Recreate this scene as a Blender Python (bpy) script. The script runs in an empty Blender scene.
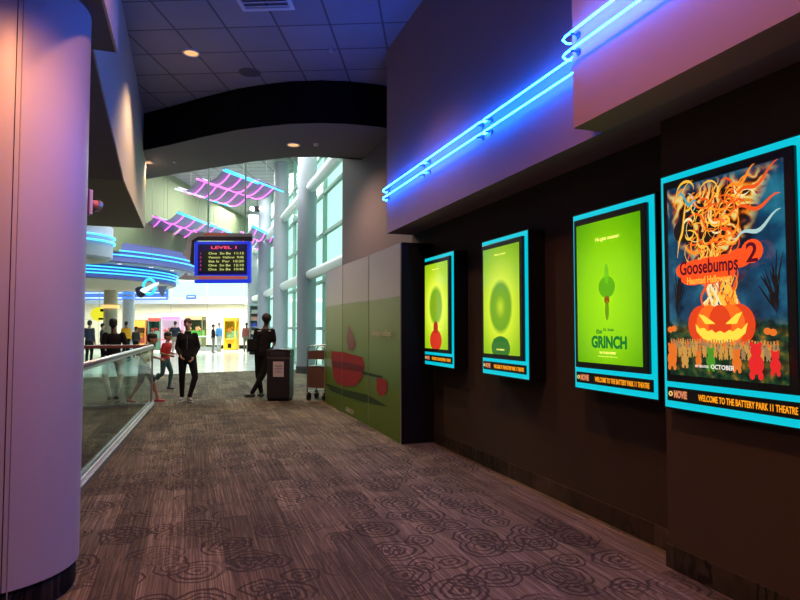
import bpy, bmesh, math, random
from mathutils import Vector, Matrix, noise
random.seed(7)
sc = bpy.context.scene
C = bpy.context.collection
PI = math.pi
R = math.radians
# ------------------------------------------------------------------ camera, world, light, exposure
YAW = 19.5; PITCH = 2.58; F_PX = 600.0; EYE = 1.5
cam_d = bpy.data.cameras.new('camera'); cam = bpy.data.objects.new('camera', cam_d); C.objects.link(cam)
cam.location = (0, 0, EYE); cam.rotation_euler = (R(90 + PITCH), 0, R(-YAW))
cam_d.sensor_width = 36; cam_d.lens = 36 * F_PX / 800; cam_d.clip_start = 0.05; cam_d.clip_end = 300
sc.camera = cam
sc.view_settings.view_transform = 'Standard'; sc.view_settings.look = 'None'
sc.view_settings.exposure = 0.0; sc.view_settings.gamma = 1.0
try: sc.view_settings.use_curve_mapping = False
except Exception: pass
w = bpy.data.worlds.new('daylight'); sc.world = w; w.use_nodes = True
bg = w.node_tree.nodes['Background']; bg.inputs[0].default_value = (0.60, 1.0, 0.86, 1); bg.inputs[1].default_value = 1.8
CY, SY = math.cos(R(YAW)), math.sin(R(YAW))
PHI = R(YAW + 3.5)                      # the lobby is turned against the corridor
CF, SF = math.cos(PHI), math.sin(PHI)
def W(px, d, z=0.0):                    # a point measured on the photograph at forward distance d
    u = (px - 400) / F_PX
    return Vector((d * SY + u * d * CY, d * CY - u * d * SY, z))
def HZ(py, d): return EYE + (327 - py) / F_PX * d
def lob(lat, dep, z=0.0): return Vector((dep * SF + lat * CF, dep * CF - lat * SF, z))
def light(name, kind, loc, power, color, size=0.3, rot=(0, 0, 0), size_y=None, blend=0.6, cone=100):
    l = bpy.data.lights.new(name, kind); l.energy = power; l.color = color
    if kind == 'AREA':
        l.size = size
        if size_y: l.shape = 'RECTANGLE'; l.size_y = size_y
    else:
        l.shadow_soft_size = size
    if kind == 'SPOT': l.spot_size = R(cone); l.spot_blend = blend
    o = bpy.data.objects.new(name, l); C.objects.link(o); o.location = loc; o.rotation_euler = rot
    return o
# area lights for the lobby, hung without fixtures
for lat, dep in ((-9, 27), (-10.5, 34), (-18, 30), (-20, 37)):
    light('lobby_fill', 'AREA', lob(lat, dep, 8.3), 700, (0.93, 1.0, 0.93), 4.0)
for lat, dep in ((-5.2, 19.5), (-9.5, 17.5)):
    light('lobby_fill', 'AREA', lob(lat, dep, 8.3), 650, (0.95, 1.0, 0.93), 3.0)  # extra pair added to brighten the mid carpet and people
light('concession_light', 'AREA', lob(-16.5, 36.5, 3.3), 420, (1.0, 0.93, 0.72), 9, size_y=4)
light('arcade_fill', 'AREA', lob(-13.5, 37.0, 6.0), 1400, (1.0, 0.95, 0.8), 7, size_y=3, rot=(R(18), 0, -PHI))  # added in mid-air to brighten the far wall and machines
# ------------------------------------------------------------------ materials
MC = {}
def nt_new(name):
    m = bpy.data.materials.new(name); m.use_nodes = True
    return m, m.node_tree.nodes, m.node_tree.links, m.node_tree.nodes['Principled BSDF']
def pm(name, col, rough=0.6, metal=0.0, var=0.08, scale=6.0, bump=0.0, spec=0.5, coat=0.0):
    if name in MC: return MC[name]
    m, N, L, P = nt_new(name)
    tc = N.new('ShaderNodeTexCoord'); nz = N.new('ShaderNodeTexNoise'); nz.inputs['Scale'].default_value = scale
    nz.inputs['Detail'].default_value = 3
    L.new(tc.outputs['Object'], nz.inputs['Vector'])
    mr = N.new('ShaderNodeMapRange'); mr.inputs[3].default_value = 1 - var; mr.inputs[4].default_value = 1 + var
    L.new(nz.outputs[0], mr.inputs[0])
    vm = N.new('ShaderNodeVectorMath'); vm.operation = 'SCALE'; vm.inputs[0].default_value = col[:3]
    L.new(mr.outputs[0], vm.inputs['Scale']); L.new(vm.outputs[0], P.inputs['Base Color'])
    P.inputs['Roughness'].default_value = rough; P.inputs['Metallic'].default_value = metal
    P.inputs['Specular IOR Level'].default_value = spec; P.inputs['Coat Weight'].default_value = coat
    if bump:
        n2 = N.new('ShaderNodeTexNoise'); n2.inputs['Scale'].default_value = scale * 12
        L.new(tc.outputs['Object'], n2.inputs['Vector'])
        b = N.new('ShaderNodeBump'); b.inputs['Strength'].default_value = bump; b.inputs['Distance'].default_value = 0.01
        L.new(n2.outputs[0], b.inputs['Height']); L.new(b.outputs[0], P.inputs['Normal'])
    MC[name] = m; return m
def em(name, col, s=1.0):
    if name in MC: return MC[name]
    m, N, L, P = nt_new(name)
    P.inputs['Base Color'].default_value = (col[0] * .3, col[1] * .3, col[2] * .3, 1)
    P.inputs['Emission Color'].default_value = (*col[:3], 1); P.inputs['Emission Strength'].default_value = s
    P.inputs['Roughness'].default_value = 0.4
    MC[name] = m; return m
def glass(name, col, refl=1.0):
    m = bpy.data.materials.new(name); m.use_nodes = True; N = m.node_tree.nodes; L = m.node_tree.links
    N.remove(N['Principled BSDF'])
    t = N.new('ShaderNodeBsdfTransparent'); t.inputs[0].default_value = (*col, 1)
    g = N.new('ShaderNodeBsdfGlossy'); g.inputs['Roughness'].default_value = 0.03
    fr = N.new('ShaderNodeFresnel'); fr.inputs[0].default_value = 1.5
    ml = N.new('ShaderNodeMath'); ml.operation = 'MULTIPLY'; ml.inputs[1].default_value = refl
    mx = N.new('ShaderNodeMixShader'); L.new(fr.outputs[0], ml.inputs[0]); L.new(ml.outputs[0], mx.inputs[0])
    L.new(t.outputs[0], mx.inputs[1]); L.new(g.outputs[0], mx.inputs[2]); L.new(mx.outputs[0], N['Material Output'].inputs[0])
    MC[name] = m; return m
GL_WIN = glass('window_glass', (0.90, 0.985, 0.95), .3); GL_RAIL = glass('rail_glass', (0.90, 0.97, 0.95), .3)
def math_node(N, L, op, a, b=None, c=None, clamp=False):
    n = N.new('ShaderNodeMath'); n.operation = op; n.use_clamp = clamp
    for i, v in enumerate((a, b, c)):
        if v is None: continue
        if isinstance(v, (int, float)): n.inputs[i].default_value = v
        else: L.new(v, n.inputs[i])
    return n.outputs[0]
def ramp(N, L, fac, stops):
    r = N.new('ShaderNodeValToRGB'); e = r.color_ramp.elements
    while len(e) < len(stops): e.new(0.5)
    for el, (p, c) in zip(e, stops): el.position = p; el.color = (*c, 1)
    L.new(fac, r.inputs[0]); return r.outputs[0]
def mix(N, L, fac, a, b, mode='MIX'):
    n = N.new('ShaderNodeMix'); n.data_type = 'RGBA'; n.blend_type = mode
    for s, v in ((n.inputs[0], fac), (n.inputs[6], a), (n.inputs[7], b)):
        if isinstance(v, (int, float)): s.default_value = v
        elif isinstance(v, tuple): s.default_value = (*v, 1)
        else: L.new(v, s)
    return n.outputs[2]
def carpet_mat(name, k=1.0):
    m, N, L, P = nt_new(name)
    tc = N.new('ShaderNodeTexCoord'); mp = N.new('ShaderNodeMapping'); mp.inputs['Rotation'].default_value = (0, 0, PI / 2)
    L.new(tc.outputs['Object'], mp.inputs[0])
    br = N.new('ShaderNodeTexBrick'); br.offset = 0.37; br.offset_frequency = 2; br.inputs['Scale'].default_value = 1
    br.inputs['Mortar Size'].default_value = 0.0; br.inputs['Brick Width'].default_value = 1.0; br.inputs['Row Height'].default_value = 0.25
    br.inputs['Color1'].default_value = (0, 0, 0, 1); br.inputs['Color2'].default_value = (1, 1, 1, 1)
    L.new(mp.outputs[0], br.inputs['Vector'])
    st = N.new('ShaderNodeMapping'); st.inputs['Scale'].default_value = (70, 1.3, 1)
    L.new(tc.outputs['Object'], st.inputs[0])
    n1 = N.new('ShaderNodeTexNoise'); n1.inputs['Scale'].default_value = 1; n1.inputs['Detail'].default_value = 4; n1.inputs['Roughness'].default_value = .75
    off = N.new('ShaderNodeVectorMath'); off.operation = 'MULTIPLY_ADD'; off.inputs[1].default_value = (37, 11, 5)
    L.new(br.outputs[0], off.inputs[0]); L.new(st.outputs[0], off.inputs[2]); L.new(off.outputs[0], n1.inputs['Vector'])
    stripes = ramp(N, L, n1.outputs[0], [(0.30, (0.05 * k, 0.038 * k, 0.035 * k)), (0.50, (0.105 * k, 0.084 * k, 0.056 * k)), (0.68, (0.24 * k, 0.195 * k, 0.13 * k))])
    sep = N.new('ShaderNodeSeparateColor'); L.new(br.outputs[0], sep.inputs[0])
    tone = math_node(N, L, 'MULTIPLY_ADD', sep.outputs[0], 0.62, 0.62)
    c1 = N.new('ShaderNodeVectorMath'); c1.operation = 'SCALE'; L.new(stripes, c1.inputs[0]); L.new(tone, c1.inputs['Scale'])
    # dark drawn rings, gathered in drifts
    wn = N.new('ShaderNodeTexNoise'); wn.inputs['Scale'].default_value = 7; L.new(tc.outputs['Object'], wn.inputs['Vector'])
    wv = N.new('ShaderNodeVectorMath'); wv.operation = 'MULTIPLY_ADD'; wv.inputs[1].default_value = (.10, .10, 0)
    L.new(wn.outputs[1], wv.inputs[0]); L.new(tc.outputs['Object'], wv.inputs[2])
    def rings(scale, freq, seedoff, rad):
        mo = N.new('ShaderNodeVectorMath'); mo.inputs[1].default_value = (seedoff, seedoff * 2, 0); L.new(wv.outputs[0], mo.inputs[0])
        v = N.new('ShaderNodeTexVoronoi'); v.voronoi_dimensions = '2D'; v.inputs['Scale'].default_value = scale; v.inputs['Randomness'].default_value = .75
        L.new(mo.outputs[0], v.inputs['Vector'])
        s = math_node(N, L, 'SINE', math_node(N, L, 'MULTIPLY', v.outputs['Distance'], freq))
        line = math_node(N, L, 'MULTIPLY_ADD', s, 2.2, -0.35, clamp=True)
        ins = math_node(N, L, 'LESS_THAN', v.outputs['Distance'], rad)
        return math_node(N, L, 'MULTIPLY', line, ins)
    r1 = rings(2.3, 54, 0, .46); r2 = rings(2.9, 46, 5.3, .42)
    msk = N.new('ShaderNodeTexNoise'); msk.inputs['Scale'].default_value = 0.75; msk.inputs['Detail'].default_value = 2.5
    mo = N.new('ShaderNodeVectorMath'); mo.operation = 'MULTIPLY_ADD'; mo.inputs[1].default_value = (.35, .35, .35)
    L.new(br.outputs[0], mo.inputs[0]); L.new(tc.outputs['Object'], mo.inputs[2]); L.new(mo.outputs[0], msk.inputs['Vector'])
    mk = N.new('ShaderNodeMapRange'); mk.inputs[1].default_value = .40; mk.inputs[2].default_value = .50; L.new(msk.outputs[0], mk.inputs[0])
    rr = math_node(N, L, 'MULTIPLY', math_node(N, L, 'MAXIMUM', r1, r2), mk.outputs[0])
    rr = math_node(N, L, 'MULTIPLY', rr, 0.76)
    col = mix(N, L, rr, c1.outputs[0], (0.018 * k, 0.014 * k, 0.014 * k))
    L.new(col, P.inputs['Base Color']); P.inputs['Roughness'].default_value = 0.95; P.inputs['Specular IOR Level'].default_value = .15
    b = N.new('ShaderNodeBump'); b.inputs['Strength'].default_value = .35; b.inputs['Distance'].default_value = .006
    nb = N.new('ShaderNodeTexNoise'); nb.inputs['Scale'].default_value = 180; L.new(tc.outputs['Object'], nb.inputs['Vector'])
    L.new(nb.outputs[0], b.inputs['Height']); L.new(b.outputs[0], P.inputs['Normal'])
    return m
def tile_mat(name, c1, c2, mortar, wd, ht, ms, rough, rot=0, spec=.5, off=0.0):
    m, N, L, P = nt_new(name)
    tc = N.new('ShaderNodeTexCoord'); mp = N.new('ShaderNodeMapping'); mp.inputs['Rotation'].default_value = (0, 0, rot)
    L.new(tc.outputs['Object'], mp.inputs[0])
    br = N.new('ShaderNodeTexBrick'); br.offset = off; br.inputs['Scale'].default_value = 1
    br.inputs['Brick Width'].default_value = wd; br.inputs['Row Height'].default_value = ht; br.inputs['Mortar Size'].default_value = ms
    br.inputs['Mortar Smooth'].default_value = 0.3
    for k_, v in (('Color1', c1), ('Color2', c2), ('Mortar', mortar)): br.inputs[k_].default_value = (*v, 1)
    L.new(mp.outputs[0], br.inputs['Vector']); nz = N.new('ShaderNodeTexNoise'); nz.inputs['Scale'].default_value = 1.5
    L.new(tc.outputs['Object'], nz.inputs['Vector'])
    mr = N.new('ShaderNodeMapRange'); mr.inputs[3].default_value = .85; mr.inputs[4].default_value = 1.15; L.new(nz.outputs[0], mr.inputs[0])
    vm = N.new('ShaderNodeVectorMath'); vm.operation = 'SCALE'; L.new(br.outputs[0], vm.inputs[0]); L.new(mr.outputs[0], vm.inputs['Scale'])
    L.new(vm.outputs[0], P.inputs['Base Color']); P.inputs['Roughness'].default_value = rough; P.inputs['Specular IOR Level'].default_value = spec
    return m
M_carpet = carpet_mat('carpet'); M_cbase = carpet_mat('carpet_base', .45)
M_tile = tile_mat('lobby_tile', (.68, .72, .68), (.62, .67, .64), (.42, .46, .43), .61, .61, .012, .16, PHI)
M_ceil = tile_mat('ceiling_tile', (.32, .32, .34), (.28, .28, .31), (.13, .13, .14), .70, .70, .018, .85, PHI)
M_lceil = tile_mat('lobby_ceiling_tile', (.30, .31, .28), (.26, .27, .25), (.12, .12, .11), 1.22, .61, .03, .85, PHI)
M_soffit = pm('soffit_paint', (.17, .155, .17), .8, var=.03, scale=2)
M_fascia = pm('black_fascia', (.004, .004, .005), .9, var=.02, spec=.1)
M_beige = pm('beige_paint', (.58, .55, .45), .85, var=.03, scale=2)
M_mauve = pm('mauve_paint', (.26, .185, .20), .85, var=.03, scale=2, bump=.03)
M_brown = pm('dark_brown_paint', (.040, .029, .020), .88, var=.05, scale=2, bump=.05, spec=.2)
M_brown2 = pm('brown_paint', (.058, .042, .026), .88, var=.05, scale=2, bump=.05, spec=.2)
M_olive = pm('olive_soffit', (.20, .17, .06), .85)
M_black = pm('black_plastic', (.006, .006, .007), .35)
M_blackm = pm('matt_black', (.008, .008, .009), .9, spec=.15)
M_metal = pm('brushed_metal', (.55, .56, .58), .35, .9, var=.05, scale=20)
M_white = pm('white_paint', (.72, .72, .70), .6, var=.03)
M_alu = pm('pale_aluminium', (.70, .78, .76), .4, .3, var=.03)
M_mull = pm('mullion_paint', (.34, .46, .42), .5, var=.04)
M_blue_n = em('blue_neon', (.005, .11, 1.0), 125)
M_cyan_n = em('cyan_neon', (.04, .42, .85), 3.0)
M_aqua = em('aqua_backlight', (.0, .56, .68), 1.0)
M_mag_n = em('magenta_neon', (1.0, .16, .85), 2.4)
M_lamp = em('warm_lamp', (1.0, .50, .20), 1.1)
M_cyan_w = em('white_neon', (.6, .9, 1.0), 1.6)
# ------------------------------------------------------------------ mesh helpers
class MB:
    def __init__(s): s.bm = bmesh.new(); s.mi = 0; s.mats = []
    def use(s, m):
        if m not in s.mats: s.mats.append(m)
        s.mi = s.mats.index(m); return s
    def face(s, vs):
        try: f = s.bm.faces.new(vs); f.material_index = s.mi; return f
        except ValueError: return None
    def box(s, c, size, rz=0, rx=0, ry=0):
        mt = Matrix.Translation(c) @ Matrix.Rotation(rz, 4, 'Z') @ Matrix.Rotation(rx, 4, 'X') @ Matrix.Rotation(ry, 4, 'Y') @ Matrix.Diagonal((size[0], size[1], size[2], 1))
        v = [s.bm.verts.new(mt @ Vector(((i & 1) - .5, (i >> 1 & 1) - .5, (i >> 2) - .5))) for i in range(8)]
        for q in ((0, 2, 3, 1), (4, 5, 7, 6), (0, 1, 5, 4), (2, 6, 7, 3), (0, 4, 6, 2), (1, 3, 7, 5)): s.face([v[k] for k in q])
        return s
    def bb(s, x0, x1, y0, y1, z0, z1): return s.box(((x0 + x1) / 2, (y0 + y1) / 2, (z0 + z1) / 2), (abs(x1 - x0), abs(y1 - y0), abs(z1 - z0)))
    def loft(s, rings, cap=True, closed=False):
        rs = [[s.bm.verts.new(p) for p in r] for r in rings]; n = len(rs[0])
        m = len(rs)
        for i in range(m if closed else m - 1):
            a, b = rs[i], rs[(i + 1) % m]
            for k in range(n): s.face([a[k], a[(k + 1) % n], b[(k + 1) % n], b[k]])
        if cap and not closed: s.face(rs[0][::-1]); s.face(rs[-1])
        return s
    def cyl(s, p0, p1, r0, r1=None, n=16):
        p0, p1 = Vector(p0), Vector(p1); r1 = r0 if r1 is None else r1
        d = (p1 - p0).normalized(); a = d.orthogonal().normalized(); b = d.cross(a)
        return s.loft([[p + (a * math.cos(t * 2 * PI / n) + b * math.sin(t * 2 * PI / n)) * r for t in range(n)] for p, r in ((p0, r0), (p1, r1))])
    def tube(s, pts, r, n=8, closed=False, cap=True):
        pts = [Vector(p) for p in pts]; m = len(pts); rings = []; prev = None
        for i, p in enumerate(pts):
            if closed: d = (pts[(i + 1) % m] - pts[i - 1])
            else: d = pts[min(i + 1, m - 1)] - pts[max(i - 1, 0)]
            d.normalize()
            a = d.orthogonal().normalized() if prev is None else (prev - d * prev.dot(d)).normalized()
            prev = a; b = d.cross(a); rr = r[i] if isinstance(r, (list, tuple)) else r
            rings.append([p + (a * math.cos(t * 2 * PI / n) + b * math.sin(t * 2 * PI / n)) * rr for t in range(n)])
        return s.loft(rings, cap, closed)
    def sph(s, c, r, n=16, mt=None):
        c = Vector(c); r = (r, r, r) if isinstance(r, (int, float)) else r; m = max(6, n // 2); mt = mt or Matrix.Identity(3)
        top = s.bm.verts.new(c + mt @ Vector((0, 0, r[2]))); bot = s.bm.verts.new(c + mt @ Vector((0, 0, -r[2]))); rs = []
        for i in range(1, m):
            t = PI * i / m
            rs.append([s.bm.verts.new(c + mt @ Vector((r[0] * math.sin(t) * math.cos(k * 2 * PI / n), r[1] * math.sin(t) * math.sin(k * 2 * PI / n), r[2] * math.cos(t)))) for k in range(n)])
        for k in range(n):
            s.face([top, rs[0][k], rs[0][(k + 1) % n]]); s.face([bot, rs[-1][(k + 1) % n], rs[-1][k]])
            for i in range(m - 2): s.face([rs[i][k], rs[i + 1][k], rs[i + 1][(k + 1) % n], rs[i][(k + 1) % n]])
        return s
    def lathe(s, prof, c=(0, 0), n=48, loop=False):
        rings = [[Vector((c[0] + r * math.cos(k * 2 * PI / n), c[1] + r * math.sin(k * 2 * PI / n), z)) for k in range(n)] for r, z in prof]
        return s.loft(rings, not loop, loop)
    def prism(s, poly, d0, d1, axis='Z'):
        def mk(p, d): return Vector((p[0], p[1], d)) if axis == 'Z' else (Vector((d, p[0], p[1])) if axis == 'X' else Vector((p[0], d, p[1])))
        a = [s.bm.verts.new(mk(p, d0)) for p in poly]; b = [s.bm.verts.new(mk(p, d1)) for p in poly]; n = len(poly)
        s.face(a[::-1]); s.face(b)
        for i in range(n): s.face([a[i], a[(i + 1) % n], b[(i + 1) % n], b[i]])
        return s
    def cone2(s, p0, p1, r0, r1, n=12):           # round-ended taper
        s.cyl(p0, p1, r0, r1, n); s.sph(p0, r0, n); s.sph(p1, r1, n); return s
    def build(s, name, mat=None, parent=None, smooth=False, bevel=0, loc=None):
        bmesh.ops.recalc_face_normals(s.bm, faces=s.bm.faces[:])
        me = bpy.data.meshes.new(name); s.bm.to_mesh(me); s.bm.free()
        for m in (s.mats or [mat]): me.materials.append(m)
        o = bpy.data.objects.new(name, me); C.objects.link(o)
        if smooth:
            for p in me.polygons: p.use_smooth = True
            if smooth != 'all':
                try: me.set_sharp_from_angle(angle=R(40))
                except Exception: pass
        if parent: o.parent = parent
        if loc is not None: o.location = loc
        if bevel:
            bv = o.modifiers.new('bevel', 'BEVEL'); bv.width = bevel; bv.segments = 2; bv.limit_method = 'ANGLE'
        return o
def thing(name, label, cat, loc=(0, 0, 0), rz=0, group=None):
    o = bpy.data.objects.new(name, None); C.objects.link(o); o.location = loc; o.rotation_euler = (0, 0, rz)
    o.empty_display_size = .1
    return tag(o, label, cat, group)
def tag(o, label, cat, group=None):
    o['label'] = label; o['category'] = cat
    if group: o['group'] = group
    return o
def struct(o): o['kind'] = 'structure'; return o
def text(s_, size, mat, parent, x, z, y=-.002, width=None, align='CENTER', name='lettering', bold=0, ext=.0006, shear=0, sx=1):
    cu = bpy.data.curves.new('t', 'FONT'); cu.body = s_; cu.size = size; cu.align_x = align; cu.align_y = 'CENTER'
    cu.extrude = ext; cu.offset = bold; cu.shear = shear; cu.resolution_u = 3
    o = bpy.data.objects.new('t', cu); C.objects.link(o)
    dg = bpy.context.evaluated_depsgraph_get(); dg.update()
    me = bpy.data.meshes.new_from_object(o.evaluated_get(dg)); bpy.data.objects.remove(o)
    xs = [v.co.x for v in me.vertices]
    k = sx
    if width and xs and max(xs) - min(xs) > 0: k = width / (max(xs) - min(xs))
    for v in me.vertices: v.co = Vector((v.co.x * k, -v.co.z, v.co.y))
    me.materials.clear(); me.materials.append(mat)
    r = bpy.data.objects.new(name, me); C.objects.link(r); r.parent = parent; r.location = (x, y, z)
    return r
def quad(name, mat, parent, x0, x1, z0, z1, y):
    me = bpy.data.meshes.new(name)
    me.from_pydata([(x0, y, z0), (x1, y, z0), (x1, y, z1), (x0, y, z1), (x0, y + .004, z0), (x1, y + .004, z0), (x1, y + .004, z1), (x0, y + .004, z1)], [],
                   [(0, 1, 2, 3), (5, 4, 7, 6), (4, 0, 3, 7), (1, 5, 6, 2), (3, 2, 6, 7), (4, 5, 1, 0)])
    uv = me.uv_layers.new(name='UVMap'); wd, ht = x1 - x0, z1 - z0
    for l in me.loops:
        c = me.vertices[l.vertex_index].co; uv.data[l.index].uv = ((c.x - x0) / wd, (c.z - z0) / ht)
    me.materials.append(mat)
    o = bpy.data.objects.new(name, me); C.objects.link(o); o.parent = parent
    return o
# ------------------------------------------------------------------ the shell
XW1, XW2, XS = 3.06, 2.87, 3.2
YJ = 3.05                                # where the near wall steps out
bnd = [(-10.5, 18.6), tuple(W(129, 18.4)[:2]), (-.2, 20.7), tuple(W(240, 20.5)[:2]), (2.9, 21.25), (4.3, 21.3)]
fl = MB().prism([(-10.5, -3), (4.3, -3)] + bnd[::-1], -.1, 0)
struct(fl.build('floor', M_carpet))
fl = MB().prism(bnd + [(4.3, 46), (-10.5, 52)], -.1, .002)
struct(fl.build('floor', M_tile))
struct(MB().bb(-.55, 4.3, -3, 13.3, 5.5, 5.6).bb(-.9, -.55, 4.5, 13.3, 5.5, 5.6).build('ceiling', M_ceil))
struct(MB().bb(XW1, 4.3, YJ, 8.1, 0, 2.83).build('wall_right', M_brown))
struct(MB().bb(XW2, 4.3, -3, YJ, 0, 2.83).build('wall_right', M_brown2))
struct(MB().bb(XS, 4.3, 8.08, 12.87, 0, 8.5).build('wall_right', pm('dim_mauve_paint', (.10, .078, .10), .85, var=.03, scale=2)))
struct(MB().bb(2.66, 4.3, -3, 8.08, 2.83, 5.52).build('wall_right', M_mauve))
struct(MB().bb(2.42, 2.66, -3, 3.35, 2.83, 5.52).build('wall_right', pm('mauve_warm_lit', (.36, .235, .21), .85, var=.03, scale=2, bump=.03)))  # mauve with the warm light's peach put into the colour
struct(MB().bb(-10.6, -10.5, -3, 52, 0, 8.5).build('wall_left', M_beige))
struct(MB().bb(-10.5, 4.3, -3.1, -3, 0, 5.6).build('wall_back', M_beige))
struct(MB().bb(XW1 - .012, XW1, YJ, 8.08, 0, .145).build('baseboard_right', M_cbase))
struct(MB().bb(XW2 - .012, XW2, -3, YJ, 0, .145).bb(XW2 - .012, XW1 - .012, YJ, YJ + .012, 0, .145).build('baseboard_right', M_cbase))
# soffit over the column, long bulkhead beyond it
struct(MB().bb(-10.5, -.5, -3, 4.5, 3.4, 5.52).build('ceiling', M_soffit))
struct(MB().bb(-.5, -.485, -3, 4.515, 3.4, 5.52).build('wall_left', M_beige))
pb = [(4.5, 4.25), (6.4, 3.87), (8.7, 3.45), (12.8, 3.45), (12.8, 5.5), (4.5, 5.5)]
struct(MB().prism(pb, -10.5, -.84, 'X').build('ceiling', pm('bulkhead_shaded_underside', (.22, .19, .15), .85)))  # darkness of the unlit underside is put into its colour
struct(MB().prism(pb, -.84, -.825, 'X').bb(-10.5, -.825, 12.8, 12.815, 3.45, 5.5).build('wall_left', M_beige))
front = [(-.825, 12.05)] + [tuple(W(x, 1980 / (327 - y))[:2]) for x, y in ((165, 143), (200, 134.5), (236, 127), (262, 123.6), (288, 121), (320, 120), (345, 120.8), (360, 122), (380, 124))] + [(3.2, 9.35)]
back = [tuple(W(x, 1980 / (327 - y))[:2]) for x, y in ((366, 156), (341, 156), (315, 155), (290, 155.5), (250, 160), (200, 168), (142, 178))]
struct(MB().prism(front + [(3.2, 11.3)] + back + [(-10.5, 15.6), (-10.5, 12.82), (-.82, 12.82)], 4.8, 5.49).build('ceiling', M_soffit, smooth=False))
f2 = [Vector((x, y, 0)) for x, y in front]
b = MB(); pts = []
for i, p in enumerate(f2):
    d = (f2[min(i + 1, len(f2) - 1)] - f2[max(i - 1, 0)]).normalized(); nn = Vector((d.y, -d.x, 0)); pts.append((p, p + nn * .02))
b.prism([tuple(q[0][:2]) for q in pts] + [tuple(q[1][:2]) for q in pts[::-1]], 4.795, 5.49)
struct(b.build('trim_1', M_fascia))
# wall above the soffit, towards the lobby
b = MB(); bk = [Vector((3.2, 11.3, 0))] + [Vector((*p, 0)) for p in back] + [Vector((-10.5, 15.6, 0))]
b.prism([tuple(p[:2]) for p in bk] + [(p.x, p.y - .1) for p in bk[::-1]], 5.45, 8.5)
struct(b.build('wall_upper', M_beige))
struct(MB().prism([(-10.6, 15.4), (4.4, 10.8), (4.4, 46), (-10.6, 53)], 8.5, 8.6).build('ceiling', M_lceil))
# far end of the lobby: lower wall, beam, glazing above
BD = 41.0
def lbox(b, l0, l1, d0, d1, z0, z1): return b.box(lob((l0 + l1) / 2, (d0 + d1) / 2, (z0 + z1) / 2), (abs(l1 - l0), abs(d1 - d0), abs(z1 - z0)), rz=-PHI)
LL, LR = -29, -12.7
struct(lbox(MB(), LL, LR, BD, BD + .2, 0, 3.25).build('wall_far', pm('cream_wall', (.80, .76, .60), .7, var=.05, scale=.6)))
struct(lbox(MB(), LL, LR, BD - .03, BD, 0, .25).build('baseboard_far', M_blackm))
struct(lbox(MB(), LL, LR, BD - .5, BD + .2, 3.1, 3.6).build('trim_2', pm('blue_grey_beam', (.34, .40, .50), .6)))
wf = struct(lbox(MB(), LL, LR, BD + .05, BD + .15, 8.3, 8.5).build('window_1', M_alu))
b = MB()
for z in (4.75, 6.1, 7.3): lbox(b, LL, LR, BD, BD + .12, z - .035, z + .035)
l = LL
while l < LR:
    lbox(b, l - .035, l + .035, BD, BD + .12, 3.6, 8.4); l += 2.6
b.build('window_frame', M_alu, wf)
lbox(MB(), LL, LR, BD + .06, BD + .07, 3.6, 8.4).build('pane', GL_WIN, wf)
b = MB()                                                    # thin joints of the cream wall panels
l = LL
while l < LR: lbox(b, l - .012, l + .012, BD - .01, BD, .3, 3.1); l += 2.6
lbox(b, LL, LR, BD - .01, BD, 2.02, 2.04)
struct(b.build('trim_3', pm('joint_grey', (.35, .35, .30), .6)))
# upper beige wall on the lobby's left
struct(lbox(MB(), -12.4, -12.2, 16, 41, 4.4, 8.5).build('wall_left_lobby', pm('lobby_beige', (.19, .21, .115), .8, var=.03, scale=1)))
b = MB()
for d in range(18, 41, 2): lbox(b, -12.2, -12.19, d - .01, d + .01, 4.4, 8.5)
struct(b.build('trim_4', pm('seam', (.3, .3, .22), .8)))
# glass wall on the right
XG = 4.2
wr = struct(MB().bb(XG - .06, XG + .1, 12.87, 43, 0, .12).build('window_2', M_mull))
b = MB()
for z in (1.45, 3.0, 4.55, 5.9, 7.3): b.bb(XG - .06, XG + .06, 12.87, 43, z - .05, z + .05)
y = 13.3
k = 0
while y < 43:
    b.bb(XG - .07, XG + .07, y - .045, y + .045, .1, 8.5); y += 2.96; k += 1
b.build('window_frame', M_mull, wr)
MB().bb(XG - .01, XG + .01, 12.87, 43, .1, 8.5).build('pane', GL_WIN, wr)
for z in (3.2, 6.1):
    MB().cyl((3.78, 12.8, z), (3.78, 43, z), .17, n=20).build('tube_rail', M_alu, wr, smooth=True)
# street building beyond the glass
M_str = pm('pale_stone', (.50, .56, .50), .8)
t = thing('street_building', 'pale stone building across the street, seen through the tall glass wall', 'building', (16, 26, -.5))
MB().bb(0, 4, -12, 30, 0, 5.2).build('wall', M_str, t)
for i in range(14):
    for z in (1.0, 3.0): MB().bb(-.03, .02, -11 + i * 2.8, -9.6 + i * 2.8, z, z + 1.3).build('window', pm('street_window', (.18, .25, .24), .3), t)
MB().bb(-12, 4, -16, 34, -.1, -.02).build('pavement', pm('pavement', (.42, .44, .42), .9), t)
# ------------------------------------------------------------------ columns
def column(x, y, r, h, label, mat, z0=0, group=None):
    t = thing('round_column', label, 'column', (x, y, 0), 0, group)
    MB().lathe([(r + .02, 0), (r + .02, .22), (r, .24)], n=40).build('base', pm('dark_base', (.05, .05, .055), .6), t, smooth=True)
    MB().lathe([(r, .2), (r, h)], n=48).build('shaft', mat, t, smooth=True)
    return t
M_col = pm('column_paint', (.29, .31, .36), .55, var=.02)
G = 'round columns along the glass wall'
for (y, lab) in ((19.7, 'wide pale round column by the glass wall, nearest the waste bin'), (25.6, 'pale round column by the glass wall, second from the waste bin'),
                 (31.4, 'pale round column by the glass wall, third from the waste bin'), (37.2, 'slim looking pale round column at the far end of the glass wall')):
    column(3.7, y, .315, 8.5, lab, M_col, group=G)
M_tan = pm('tan_column', (.50, .42, .33), .6)
p = W(110.5, 31); t = column(p.x, p.y, .33, 8.5, 'tan round column with glowing amber bands in the far lobby', M_tan)
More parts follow.
